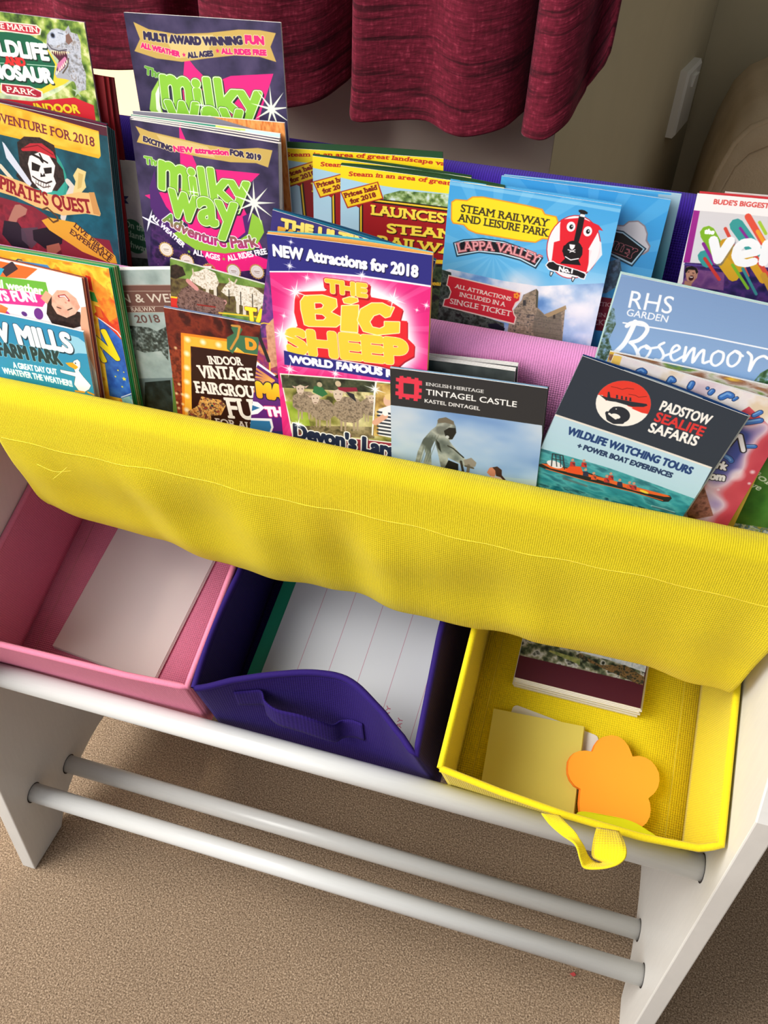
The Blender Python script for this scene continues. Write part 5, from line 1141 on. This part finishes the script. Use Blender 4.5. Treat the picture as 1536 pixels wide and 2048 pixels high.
# tintagel castle
L = Leaflet('castle leaflet with a dark band and a hooded bronze figure against the sky', 0.1062, (780, 736), (1095, 777.5), zlim=ZY)
A = L.art('2c2c2e', 7)
P = [(60, 420), (1245, 580), (1245, 1400), (40, 1400)]; A.grad(P, '7ca0cc', 'c4cfc8'); A.photo(P, ['6c90c0', '94b0d0', 'bccad6', 'd8dad8'], 150, 31, 4, 1.8, .75); A.fill([(60, 900), (1200, 1000), (1200, 1500), (40, 1500)], 'b8c8bc', .4)
A.fill([(150, 200), (180, 200), (180, 212), (205, 216), (205, 206), (238, 210), (238, 222), (265, 226), (265, 214), (295, 218), (295, 236), (322, 240), (322, 275), (300, 273), (300, 298), (320, 300), (320, 330), (298, 328), (298, 348), (318, 350), (316, 378), (290, 376), (288, 396), (256, 392), (258, 374), (225, 370), (225, 384), (195, 380), (195, 366), (170, 363), (170, 378), (143, 376), (143, 350), (118, 346), (118, 318), (140, 318), (140, 298), (120, 294), (120, 264), (144, 266), (144, 244), (122, 240), (122, 212), (150, 216)], 'e0364c'); A.fill([(180, 254), (262, 264), (260, 345), (180, 335)], '2c2c2e')
T(A, 'ENGLISH HERITAGE', (354, 275), (794, 335), 24, 'd8d6d2', bold=.06, serif=True); T(A, 'TINTAGEL CASTLE', (352, 345), (1048, 442), 42, 'f0eeea', bold=.1); T(A, 'KASTEL DINTAGEL', (342, 405), (766, 468), 27, 'e8e6e2', bold=.08)
st = ['4c5450', '7c847c', 'a8aca0', '6c7068']
A.photo([(440, 560), (448, 535), (500, 520), (560, 550), (580, 590), (585, 640), (555, 690), (530, 700), (560, 740), (640, 830), (690, 870), (650, 900), (600, 870), (520, 830), (520, 920), (470, 920), (440, 780), (420, 700), (390, 760), (395, 895), (330, 885), (350, 800), (340, 760), (310, 870), (268, 875), (290, 780), (330, 690), (390, 620), (430, 590)], st, 60, 9, octv=4)
A.fill([(440, 545), (450, 530), (505, 520), (565, 552), (568, 580), (500, 562), (442, 566)], '6c6454'); A.fill([(490, 625), (530, 600), (580, 605), (583, 640), (555, 690), (530, 690), (500, 665)], '1c1c1c'); A.oval((516, 672), 1.2, 1.2, 'b8bcb8')
A.fill([(425, 685), (455, 720), (470, 790), (445, 760)], '202422'); A.fill([(525, 850), (600, 880), (600, 940), (490, 920)], '181818'); A.line([(520, 740), (560, 760), (640, 830)], .5, '2c302c'); A.fill([(640, 850), (700, 832), (740, 870), (730, 900), (700, 905), (650, 885)], '8c8478'); A.line([(680, 890), (668, 990)], 1.0, '6c6458'); A.line([(620, 860), (640, 950)], .8, '302c28'); A.line([(655, 895), (715, 912)], .7, '5c5448')
for k_ in range(5): A.line([(300 + k_ * 18, 860), (360 + k_ * 22, 660)], .25, '50584c', .5)
A.fill([(820, 945), (838, 912), (850, 905), (880, 905), (890, 950), (880, 975), (850, 975), (835, 960)], 'c07c60'); A.fill([(862, 905), (900, 898), (935, 925), (935, 965), (972, 1010), (960, 1020), (925, 980), (890, 970), (885, 930)], '3c2420'); A.fill([(850, 970), (930, 985), (980, 1040), (860, 1030)], 'd8b8a4')
L.panel('cover', A.material('castle_print')); L.panel('page', flat_mat('7ca0b8'), back=.0008, up=.0004); L.panel('page', flat_mat('2c2c2e'), back=.0016, dx=.0006, up=.0002)

# the big sheep
L = Leaflet('bright pink leaflet with fat yellow letters above a photo of running sheep', 0.1085, (533, 468), (864.5, 510.5), zlim=ZY)
A = L.art('e0247c', 4)
for k in range(36):
    a = math.radians(k * 10 + 4 * (k % 3)); c = (780, 760); A.fill([c, (c[0] + 1600 * math.cos(a), c[1] + 1600 * math.sin(a)), (c[0] + 1600 * math.cos(a + .07), c[1] + 1600 * math.sin(a + .07))], 'f070ac' if k % 2 else 'c8186c', .35)
blob = [(420, 490), (600, 420), (940, 440), (1200, 600), (1240, 820), (1290, 930), (1180, 1070), (760, 1010), (330, 960), (300, 820), (380, 720)]
A.glow(blob, 7, 'fbe4f0', 1.0); A.glow(blob, 4, 'ffffff', .8)
A.fill([(150, 40), (1500, 200), (1500, 462), (1396, 455), (900, 385), (500, 350), (210, 346), (190, 346)], 'f4f4f4'); A.fill([(150, 40), (1500, 200), (1500, 450), (1396, 442), (900, 372), (500, 338), (208, 336), (190, 334)], '28287c')
T(A, 'NEW Attractions for 2018', (246, 224), (1296, 382), 78, 'fafafa', bold=.5, sh='141440', shd=(.5, .6))
red = [(605, 392), (720, 400), (950, 440), (945, 500), (955, 530), (1090, 555), (1190, 620), (1170, 700), (1222, 705), (1222, 830), (1275, 880), (1270, 960), (1200, 1000), (1150, 1045), (1130, 1060), (1020, 1030), (760, 985), (560, 965), (350, 900), (345, 800), (420, 740), (395, 640), (400, 520), (430, 490), (620, 485), (640, 470), (612, 460)]
A.fill([(x + 6, y + 10) for x, y in red], 'a01428'); A.fill(red, 'e02430')
ye = dict(out='fff6c0', ow=.30, out2='c81c24', ow2=.45, sh='a01420', shd=(.9, 1.0))
T(A, 'THE', (630, 490), (922, 528), 86, 'e8c838', bold=.8, **ye)
for P in ([[(442, 560), (470, 520), (600, 516), (700, 545), (706, 600), (660, 640), (740, 680), (745, 715), (700, 748), (500, 742), (470, 730), (445, 620)], [(540, 570), (545, 620), (600, 612), (612, 588), (590, 570)], [(545, 650), (550, 700), (610, 700), (630, 680), (600, 655)]],
          [[(742, 595), (864, 590), (856, 788), (735, 776)]], [[(750, 545), (800, 530), (855, 540), (860, 562), (810, 580), (760, 572)]],
          [[(1090, 600), (1125, 605), (1095, 670), (1060, 680), (1020, 650), (975, 665), (945, 710), (965, 750), (1020, 762), (1055, 745), (1055, 710), (1165, 712), (1162, 790), (1000, 806), (900, 780), (858, 700), (880, 620), (960, 575), (1040, 575)]]):
    cc = [P[0]] + [q[::-1] if (area2(q) > 0) == (area2(P[0]) > 0) else q for q in P[1:]]
    px = A.px(cc); A.paint(coverage(stroke_polys(px, .55 * A.s), A.W, A.H), 'fff6c0'); A.paint(coverage(px, A.W, A.H), 'e8ca3c')
T(A, 'SHEEP', (362, 930), (1215, 1018), 160, 'e8ca3c', bold=1.7, out='fff6c0', ow=.35)
A.fill([(320, 918), (420, 945), (1090, 1058), (1500, 1110), (1500, 1200), (1090, 1138), (700, 1075), (325, 1022)], '28287c')
T(A, 'WORLD FAMOUS', (366, 1005), (1036, 1102), 48, 'fafafa', bold=.55); T(A, 'RACING', (1070, 1110), (1400, 1160), 48, 'fafafa', bold=.55)
P = [(297, 1092), (1420, 1190), (1420, 1620), (386, 1520)]; A.fill([(290, 1084), (1430, 1180), (1430, 1632), (378, 1532)], 'f4f0e8'); A.photo(P, ['3c3c20', '7c7c38', 'a8a060', 'e0d49c', '54502c'], 60, 5)
A.photo([(300, 1096), (985, 1150), (985, 1230), (310, 1190)], ['20241c', '3c4430', '585840'], 20, 9); A.fill([(330, 1290), (470, 1300), (520, 1500), (390, 1480)], '98b834', .7); A.photo([(390, 1470), (980, 1480), (980, 1565), (380, 1525)], ['5c5038', '8c7c58', '443c28'], 16, 3)
A.spot((860, 1430), 12, 'f4e8b8', .8, 1)
def sheep(cx, cy, k, head):
    W_ = lambda P: [(cx + x * k, cy + y * k) for x, y in P]
    for lx in (-45, -20, 35, 58): A.fill(W_([(lx - 8, 50), (lx + 10, 50), (lx + 6, 140), (lx - 4, 140)]), 'a8947c')
    A.photo(W_([(-90, -40), (-30, -80), (50, -70), (100, -20), (95, 50), (40, 90), (-40, 80), (-90, 40)]), ['64584a', '8c7a66', 'a8967e', '746454'], 7, int(cx) % 90)
    hx, hy = head; H_ = [(cx + hx + x * k, cy + hy + y * k) for x, y in [(-34, -18), (0, -32), (34, -18), (26, 22), (10, 44), (-10, 44), (-26, 22)]]; A.fill(H_, 'd0bca8'); A.fill([(cx + hx + x * k, cy + hy + y * k) for x, y in [(-34, -18), (-66, -26), (-40, -2)]], 'c8a898'); A.fill([(cx + hx + x * k, cy + hy + y * k) for x, y in [(34, -18), (66, -26), (40, -2)]], 'c8a898')
    for sx_ in (-14, 14): A.oval((cx + hx + sx_ * k, cy + hy), .35, .4, '241c18')
    A.line([(cx + hx - 8 * k, cy + hy + 34 * k), (cx + hx + 8 * k, cy + hy + 34 * k)], .25, '6c4c44')
sheep(470, 1290, .95, (-30, -90)); sheep(950, 1330, .8, (10, -60)); sheep(600, 1350, .95, (-50, -80)); sheep(790, 1350, 1.15, (-75, -110))
A.fill([(540, 1180), (600, 1190), (640, 1240), (600, 1260), (530, 1225)], '2c6c40'); A.oval((580, 1170), 1.8, 1.9, 'b8a888'); A.fill([(710, 1190), (850, 1192), (860, 1220), (770, 1225), (720, 1210)], '8c1c38'); A.oval((715, 1165), 2.0, 2.2, 'c8b494'); A.fill([(770, 1222), (830, 1240), (850, 1300), (800, 1260)], '20242c')
A.fill([(985, 1148), (995, 1150), (970, 1545), (960, 1540)], 'f4f0e8')
A.photo([(997, 1162), (1420, 1200), (1420, 1580), (975, 1545)], ['8c6c38', 'c8a458', 'e0c888'], 26, 8); A.oval((1075, 1290), 2.6, 4.0, 'dcb094'); A.fill([(1055, 1245), (1100, 1235), (1110, 1290), (1062, 1275)], 'e0c080')
A.fill([(1010, 1350), (1100, 1320), (1110, 1560), (1010, 1540)], 'e4e4e4')
for k_ in range(7): A.line([(1005, 1370 + 26 * k_), (1110, 1385 + 26 * k_)], .7, '2c3440')
A.line([(985, 1450), (1060, 1400)], 2.0, 'd8a488'); A.oval((1060, 1380), 2.0, 2.0, 'f0ece4')
A.fill([(378, 1520), (1500, 1640), (1500, 1800), (300, 1760), (380, 1560)], '8c2c3c')
T(A, "Devon's Largest", (398, 1560), (1310, 1740), 100, '1c2844', bold=.9, out='f4f2ec', ow=.7, out2='f4f2ec', ow2=.2, sh='5c1c28', shd=(.7, .9))
for c, r in (((405, 492), 9), ((1118, 545), 8.5), ((300, 800), 10), ((890, 370), 5), ((487, 388), 4), ((320, 665), 3.5), ((362, 300), 4.5), ((370, 125), 3), ((1362, 588), 4), ((1292, 622), 2.5), ((362, 1055), 7), ((695, 1090), 6), ((985, 1205), 8), ((425, 1460), 7), ((545, 465), 1.5)):
    A.spot(c, r * .55, 'ffffff', .9, 1.5); A.star(c, r, 4, 'ffffff', .07, 12); A.star(c, r * .55, 4, 'ffffff', .1, 57)
fk = lambda u, v: ((u - 480) * 3.657, (v - 450) * 3.657)
A.fill([fk(560, 1000), fk(900, 1080), fk(900, 1200), fk(560, 1120)], '6c2c58'); A.oval(fk(652, 1110), 8.5, 5.5, 'f8f4e0'); A.oval(fk(780, 1110), 11, 6, 'e8d8c0', rot=20); T(A, 'VISIT', fk(660, 1168), fk(740, 1185), 60, 'f0e8e0', bold=1.0); A.fill([fk(690, 1040), fk(860, 1075), fk(840, 1125), fk(690, 1090)], '3c5c3c')
L.panel('cover', A.material('sheep_print')); A2 = 'e8a04c'
L.panel('page', flat_mat('e8a04c'), back=.0006, bow=.0026, dx=.0004, up=.0008); L.panel('page', flat_mat('f0b460'), back=.0011, bow=.0036, dx=.0004, up=.0008)
L.panel('page', flat_mat('58b4c8'), back=.0016, bow=.0062, dx=.0002, up=.0010)

# ultimate family leaflet
L = Leaflet('purple and orange family fun leaflet headed THE ULTIMATE, tucked behind the pink sheep one', 0.1160, (545, 420), (858, 518), zlim=ZY, width=0.099)
A = L.art('2c2c6c', 3)
A.grad([(100, 480), (1200, 700), (1200, 1000), (100, 1000)], '28286a', '5c3c8c')
T(A, 'THE ULTIMATE', (194, 598), (905, 770), 52, 'f4d468', bold=.7, serif=False, sh='141438', shd=(.5, .6)); T(A, 'FAMILY DAY OUT', (174, 650), (1000, 850), 52, 'e8a83c', bold=.7, sh='141438', shd=(.5, .6))
c2_ = lambda x, y: ((x / 2.56 - 500) * 3.072, (y / 2.56 + 480 - 260) * 3.072)
Q2 = lambda P: [c2_(*p) for p in P]
A.photo(Q2([(1360, 180), (1500, 180), (1500, 640), (1300, 640)]), ['5c3080', '8c3c8c', '44306c', 'a85090'], 40, 6); A.photo(Q2([(1290, 560), (1330, 500), (1500, 500), (1500, 820), (1280, 800)]), ['a83858', '7c2c6c', 'e08c48', '5c2860'], 30, 8)
A.photo(Q2([(1360, 440), (1400, 400), (1440, 420), (1440, 640), (1380, 660)]), ['c88c6c', 'd8a080', 'b87c60'], 20, 3); A.line(Q2([(1330, 430), (1350, 425), (1380, 430)]), .4, 'e8c03c')
A.line(Q2([(1325, 450), (1330, 500), (1375, 620)]), 1.2, '242428'); A.line(Q2([(1325, 430), (1322, 450)]), .6, 'e8b83c'); A.line(Q2([(1380, 630), (1382, 680)]), .5, 'e8b83c')
A.fill(Q2([(1300, 610), (1420, 700), (1500, 740), (1500, 800), (1290, 640)]), 'f0f0f4'); A.fill(Q2([(1400, 700), (1500, 650), (1500, 760)]), '201c28')
A.fill(Q2([(1270, 720), (1320, 640), (1420, 710), (1500, 720), (1500, 980), (1250, 980)]), '5c2074')
for k in range(7): A.line(Q2([(1400, 720), (1270 - 6 * k, 690 + 30 * k - 60)]), .9, 'f0a850', .8)
T(A, 'MAZE', c2_(1325, 800), c2_(1560, 835), 80, 'f8c820', bold=1.6, out='241c3c', ow=.8, grad=('f8d830', 'f0a020')); T(A, 'THRILLS', c2_(1366, 900), c2_(1600, 910), 50, 'f4f0f8', bold=.8, out='d02c7c', ow=.6)
A.fill(Q2([(1265, 820), (1320, 830), (1355, 860), (1320, 890), (1262, 900)]), 'f4f4f8'); A.fill(Q2([(1265, 835), (1330, 860), (1264, 885)]), '2c6ca0'); A.fill(Q2([(1255, 910), (1390, 915), (1400, 960), (1380, 1010), (1240, 1010)]), 'f4f4f8'); A.fill(Q2([(1258, 922), (1380, 928), (1388, 960), (1370, 1010), (1240, 1010)]), '2c74a8')
L.panel('cover', A.material('ultimate_print')); L.panel('page', flat_mat('186c8c'), back=.0007, bow=.0024, up=.0004); L.panel('page', flat_mat('1c4c6c'), back=.0014, bow=.0040, up=.0006)

# indoor vintage fairground
L = Leaflet('dark red fairground leaflet with glowing bulbs reading Indoor Vintage Fairground', 0.1190, (327, 615), (519, 651), width=0.099, zlim=ZY)
A = L.art('4c1814', 2)
A.photo([(830, 330), (1800, 500), (1800, 1300), (830, 1200)], ['2c0c0c', '581814', '7c2c1c', '3c1010'], 40, 7)
A.photo([(840, 560), (940, 560), (960, 960), (850, 960)], ['6c2418', '943c24', '581c14'], 16, 4)
A.fill([(925, 475), (1800, 600), (1800, 680), (1002, 560), (1005, 960), (1010, 1200), (940, 1200)], 'e88420'); A.fill([(940, 490), (1800, 615), (1800, 660), (985, 545), (990, 1200), (952, 1200)], 'f8b83c', .9); A.fill([(975, 545), (1800, 665), (1800, 1300), (990, 1300)], '2c0c0c')
bl = [(958, 510)] + [(958 + 79 * k, 510 + 14 * k) for k in range(1, 8)] + [(955, 510 + 72 * k) for k in range(1, 8)]
for c in bl: A.spot(c, 4.6, 'f8a030', .7, 1.2); A.spot(c, 2.8, 'fff8e0', 1, .8)
for c in ((898, 552), (875, 715), (916, 738), (880, 775), (903, 785), (932, 790), (880, 830), (905, 832), (935, 840), (880, 885), (915, 860)): A.spot(c, 1.6, 'ffe8a8', .9, .8)
A.fill([(1160, 500), (1195, 480), (1180, 450), (1215, 435), (1240, 460), (1225, 490), (1320, 500), (1330, 530), (1320, 590), (1250, 580), (1210, 550), (1190, 585), (1160, 560)], '3c6c4c'); A.line([(1185, 440), (1225, 445), (1215, 500), (1180, 560)], .8, 'c88c3c'); T(A, 'D', (1262, 558), (1310, 566), 50, 'f0982c', bold=.8)
k = dict(serif=True); T(A, 'INDOOR', (1072, 636), (1240, 644), 38, 'ece4d8', bold=.3, **k); T(A, 'VINTAGE', (1026, 705), (1300, 722), 58, 'ece4d8', bold=.45, **k); T(A, 'FAIRGROUND', (1008, 782), (1400, 820), 54, 'ece4d8', bold=.45, **k); T(A, 'FUN', (1178, 912), (1400, 930), 96, 'ece4d8', bold=.6, **k); T(A, 'FOR ALL', (1108, 948), (1310, 975), 32, 'd8ccc0', bold=.2, **k)
A.photo([(960, 880), (1010, 850), (1030, 800), (1060, 810), (1130, 820), (1155, 850), (1130, 900), (1080, 900), (1080, 1000), (960, 960)], ['7c4420', 'c8843c', 'e8b868', '4c3028', 'b04030'], 8, 6); A.oval((1085, 850), 1, 1, '1c3c3c')
L.panel('cover', A.material('fairground_print')); L.panel('page', flat_mat('6c7c9c'), back=.0010, up=.0006)

# donkeys
L = Leaflet('farm leaflet with a photo of donkeys, above the fairground one', 0.1215, (340, 517), (525, 569), width=0.099, zlim=ZY)
A = L.art('5c7c34', 2)
A.photo([(860, 90), (1700, 280), (1700, 700), (860, 700)], ['4c6c2c', '6c8c3c', '7c9c4c'], 20, 5); A.photo([(870, 190), (1360, 250), (1360, 400), (870, 330)], ['3c3020', '5c4c30', '6c6438'], 12, 4)
A.photo([(875, 130), (900, 125), (935, 140), (950, 180), (900, 200), (872, 190)], ['1c1410', '3c2c24'], 6, 4)
def donkey(P, legs, pal, sd):
    A.photo(P, pal, 7, sd)
    for a, b in legs: A.line([a, b], 1.1, pal[1])
wb = ['a89880', 'd8cfc0', 'ece6dc', 'b8a68e']
donkey([(968, 205), (990, 165), (1020, 160), (1050, 145), (1100, 170), (1120, 220), (1105, 260), (1040, 250), (1000, 225)], (((1060, 250), (1062, 290)), ((1100, 255), (1102, 300))), wb, 4)
donkey([(1130, 265), (1150, 235), (1180, 210), (1210, 230), (1300, 245), (1360, 290), (1350, 340), (1280, 350), (1210, 330), (1200, 290), (1160, 290)], (((1215, 330), (1216, 372)), ((1250, 340), (1250, 385)), ((1285, 345), (1285, 385)), ((1325, 340), (1328, 385))), wb, 7)
A.line([(1182, 232), (1170, 200)], .5, 'c8b8a4'); A.line([(1195, 232), (1210, 205)], .5, 'c8b8a4'); A.line([(990, 185), (985, 150)], .5, 'c8b8a4')
for q in range(4): A.line([(1110 + 60 * q, 245 + 12 * q), (1112 + 60 * q, 320 + 10 * q)], .3, '2c2418')
A.photo([(905, 290), (930, 250), (965, 235), (955, 205), (985, 215), (1010, 250), (1060, 270), (1160, 310), (1150, 350), (1130, 400), (920, 370)], ['4c3430', '6c5048', '8c6c64', '3c2828'], 7, 9); A.line([(962, 210), (1005, 250)], 1.6, 'd0908c'); A.line([(1150, 320), (1120, 350)], 1.4, 'c8908c')
A.line([(1010, 332), (1100, 345)], .8, '8c2420'); T(A, 'TEDDY', (1022, 342), (1100, 352), 14, 'e84c3c', bold=.15)
A.fill([(860, 285), (910, 292), (905, 330), (1130, 400), (1700, 480), (1700, 800), (860, 700)], 'd02c24'); A.photo([(905, 330), (930, 260), (1060, 270), (1155, 320), (1120, 400), (920, 365)], ['4c3430', '6c5048', '8c6c64', '3c2828'], 7, 9)
A.fill([(862, 285), (908, 292), (906, 300), (862, 294)], 'f0c82c'); A.line([(1120, 375), (1360, 400)], .5, 'e8c030'); T(A, 'TAMAR', (1262, 410), (1560, 455), 60, 'f8e030', bold=.9, out='7c1c14', ow=.2)
A.line([(1010, 332), (1100, 345)], .5, '8c2420')
L.panel('cover', A.material('donkey_print')); L.panel('page', M['page_white'], back=.001)

# bodmin and wenford railway
L = Leaflet('misty grey railway leaflet with a maroon band, dated 2018', 0.1250, (222, 541), (338, 539.5), width=0.099, zlim=ZY)
L.tl = L.tl - L.ex * 0.026
A = L.art('8c9c98', 2)
A.photo([(200, 130), (1300, 130), (1300, 1200), (200, 1200)], ['7c8c88', '94a4a0', 'a8b4b0'], 60, 4); A.grad([(200, 720), (1300, 700), (1300, 1300), (200, 1300)], '6c7c7c', '20282c')
A.fill([(200, 234), (1300, 228), (1300, 372), (200, 374)], '6c4840'); A.line([(200, 266), (1300, 262)], .15, 'c8b8a8'); A.line([(200, 342), (1300, 342)], .15, 'c8b8a8'); A.line([(200, 236), (1300, 230)], .15, 'c8b8a8'); A.line([(200, 373), (1300, 372)], .15, 'c8b8a8')
T(A, 'BODMIN & WENFORD', (400, 322), (1130, 320), 38, 'd0c4b4', bold=.1); T(A, 'RAILWAY', (674, 368), (798, 366), 20, 'd0c4b4', bold=.05); T(A, '2018', (697, 426), (820, 424), 36, '5c3c38', bold=.1)
A.photo([(660, 440), (760, 450), (800, 470), (860, 440), (860, 620), (820, 570), (740, 580), (690, 560)], ['141a18', '28302c', '4c5854', '8c9894'], 9, 6, al=.9); A.photo([(740, 730), (870, 720), (900, 1000), (740, 1000)], ['101816', '1c2624', '2c3836'], 20, 6)
A.photo([(600, 470), (700, 450), (690, 700), (640, 760)], ['9cacaa', '8c9c9c', '40504c'], 20, 4, al=.7)
L.panel('cover', A.material('bodmin_print')); thick(L, 2, step=.0008, up=.0006)

# orange and green booklet
L = Leaflet('orange, red and blue booklet with green page edges and yellow stars', 0.1170, (0, 500), (217, 537), width=0.105, zlim=0.500)
right_fix(L, at_y(217, 537, L.y))
A = L.art('f0a828', 2)
A.photo([(-400, 40), (560, 140), (760, 900), (-400, 900)], ['f0901c', 'f4b830', 'f8d040', 'e87820'], 40, 5)
A.photo([(-100, 80), (240, 130), (280, 180), (120, 160), (-100, 120)], ['3c80c0', '5c9cd4'], 30, 4); A.line([(60, 125), (90, 100), (110, 105)], .4, '2c3c6c')
A.photo([(560, 300), (640, 330), (690, 560), (640, 620), (520, 420), (480, 380)], ['e04820', 'd03424', 'f07028'], 30, 6); A.photo([(470, 190), (540, 250), (620, 380), (560, 420), (480, 300)], ['f07c24', 'f09c30', 'e85c20'], 30, 3)
A.fill([(435, 180), (462, 190), (475, 262), (440, 250)], 'd02c24'); A.fill([(446, 262), (480, 270), (500, 320), (468, 312)], '2c8c3c'); A.fill([(480, 335), (510, 345), (530, 400), (500, 395)], 'e86820')
A.photo([(500, 400), (560, 450), (640, 530), (690, 600), (725, 720), (690, 790), (620, 812), (560, 800)], ['1c4ca0', '2c60b8', '3c78c8'], 26, 4); A.line([(500, 400), (600, 470), (690, 600), (722, 720), (690, 780), (620, 806)], .4, 'e8f0f8')
T(A, 'FUN', (380, 640), (606, 610), 130, 'f8e020', bold=1.4, out='1c2c6c', ow=.5)
for c, r in (((603, 668), 1.0), ((633, 677), .8), ((635, 712), 2.0), ((675, 740), 2.6), ((625, 752), 1.1), ((590, 700), 1.0)): A.star(c, r, 5, 'f0e040', .45)
A.photo([(620, 812), (690, 790), (726, 730), (760, 860), (640, 870)], ['5ca0a8', '88bcb8', 'a8ccc4'], 16, 4)
L.panel('cover', A.material('booklet_print'))
for k in range(5): L.panel('page', flat_mat(('1c8c50', '2ca060', '98a070', '6c8c50', '2c7c48')[k]), dx=.0009 * (k + 1), back=.0010 * (k + 1), up=.0003)

# all weather fun, child upside down
L = Leaflet('white play centre leaflet with a laughing child upside down', 0.1120, (0, 519), (163, 556.5), width=0.105, zlim=0.500)
right_fix(L, at_y(163, 556.5, L.y))
A = L.art('ece8ea', 2)
A.fill([(-300, 60), (0, 110), (190, 150), (130, 200), (0, 190), (-300, 160)], 'e86c2c'); A.fill([(0, 150), (60, 110), (90, 150), (30, 190)], '3c2c34'); A.fill([(-10, 140), (20, 150), (-10, 200)], '2ca8c8')
A.photo([(190, 150), (420, 200), (450, 350), (400, 360), (250, 250)], ['dcd8de', 'ece8ec', 'f4f2f4'], 30, 4)
A.fill([(-300, 150), (0, 188), (232, 218), (250, 290), (0, 250), (-300, 210)], '6cb43c'); T(A, 'all weather', (-28, 243), (218, 284), 40, 'f4fbe8', bold=.35, slant=.15)
A.fill([(-300, 210), (0, 248), (250, 290), (215, 345), (0, 325), (-300, 290)], 'e0348c'); T(A, 'ALWAYS FUN!', (-168, 302), (186, 318), 42, 'fcf0f6', bold=.6)
A.fill([(205, 300), (232, 260), (268, 290), (250, 340)], 'e0a888')
A.photo([(240, 330), (262, 290), (320, 350), (410, 370), (420, 440), (350, 460), (270, 440), (236, 380)], ['1c1210', '2c1c18', '382420'], 7, 5)
A.photo([(262, 290), (290, 258), (340, 260), (390, 300), (410, 345), (385, 380), (340, 400), (290, 380), (262, 335)], ['e0a890', 'ecb8a0', 'd89c84'], 30, 4); A.line([(300, 290), (330, 285), (350, 310)], .9, 'a83c3c'); A.line([(305, 290), (330, 288), (345, 307)], .4, 'f8f4f0'); A.line([(290, 345), (310, 352)], .35, '2c1c18'); A.line([(345, 360), (368, 350)], .35, '2c1c18'); A.oval((335, 322), .8, .7, 'd08c78')
A.fill([(415, 345), (450, 340), (475, 440), (470, 560), (520, 690), (500, 700), (440, 560), (410, 430)], 'e0a484'); A.photo([(480, 470), (520, 560), (580, 700), (600, 800), (540, 780), (500, 640)], ['7c4028', 'a86040', 'c88c68'], 8, 4)
A.oval((195, 380), 3.4, 4.6, '6c2c84', rot=20); A.oval((122, 380), 2.2, 1.8, '5c2c7c'); A.oval((30, 380), 3, 2.6, 'b03c9c'); A.fill([(0, 330), (40, 350), (20, 390), (-20, 380)], 'e87c3c')
A.photo([(520, 760), (600, 800), (640, 900), (520, 880)], ['e8c8a0', 'e0a88c', 'f0d8c0'], 16, 4)
L.panel('cover', A.material('child_print')); L.panel('page', flat_mat('b06048'), back=.0010, dx=.0012); L.panel('page', flat_mat('6c3038'), back=.0020, dx=.0022); L.panel('page', flat_mat('e8dcd8'), back=.0030, dx=.0020, up=-.001)

# new mills farm park
L = Leaflet('turquoise farm park leaflet with white cartoon lettering and a duck', 0.1075, (0, 628), (166, 664), width=0.105, zlim=0.500)
right_fix(L, at_y(166, 664, L.y))
A = L.art('2c8cb0', 2); A.grad([(-400, 380), (450, 460), (560, 900), (-400, 900)], '2c88b4', '2c98a8')
A.fill([(300, 500), (330, 480), (400, 500), (440, 530), (470, 585), (400, 580), (350, 590)], 'a8d4e4', .8)
T(A, 'NEW MILLS', (-195, 482), (372, 578), 84, 'f4f6f6', bold=1.1, out='1c3c50', ow=.4, sh='14303c', shd=(.5, .6)); T(A, 'FARM PARK', (0, 590), (318, 642), 60, '243c3c', bold=.7, out='8cc4d4', ow=.35)
T(A, 'A GREAT DAY OUT', (70, 655), (292, 692), 26, 'e8f4f6', bold=.3); T(A, 'WHATEVER THE WEATHER!!', (18, 682), (370, 752), 27, 'e8f4f6', bold=.3)
for P in ([(368, 640), (376, 620), (395, 612), (408, 625), (410, 650), (402, 670), (425, 700), (465, 745), (455, 765), (430, 780), (400, 770), (378, 740), (385, 700), (310, 680), (305, 665), (340, 672), (385, 680), (380, 665)],):
    A.line(P, .25, '243c44', closed=True); A.fill(P, 'f4f4f0')
A.fill([(332, 630), (370, 628), (400, 652), (385, 664), (352, 648)], 'e8a028'); A.line([(385, 775), (430, 780)], .8, 'e8a028'); A.line([(450, 780), (500, 800)], .8, 'e8a028'); A.oval((385, 632), .5, .7, '1c1c1c')
L.panel('cover', A.material('farm_print')); thick(L, 1, step=.001)
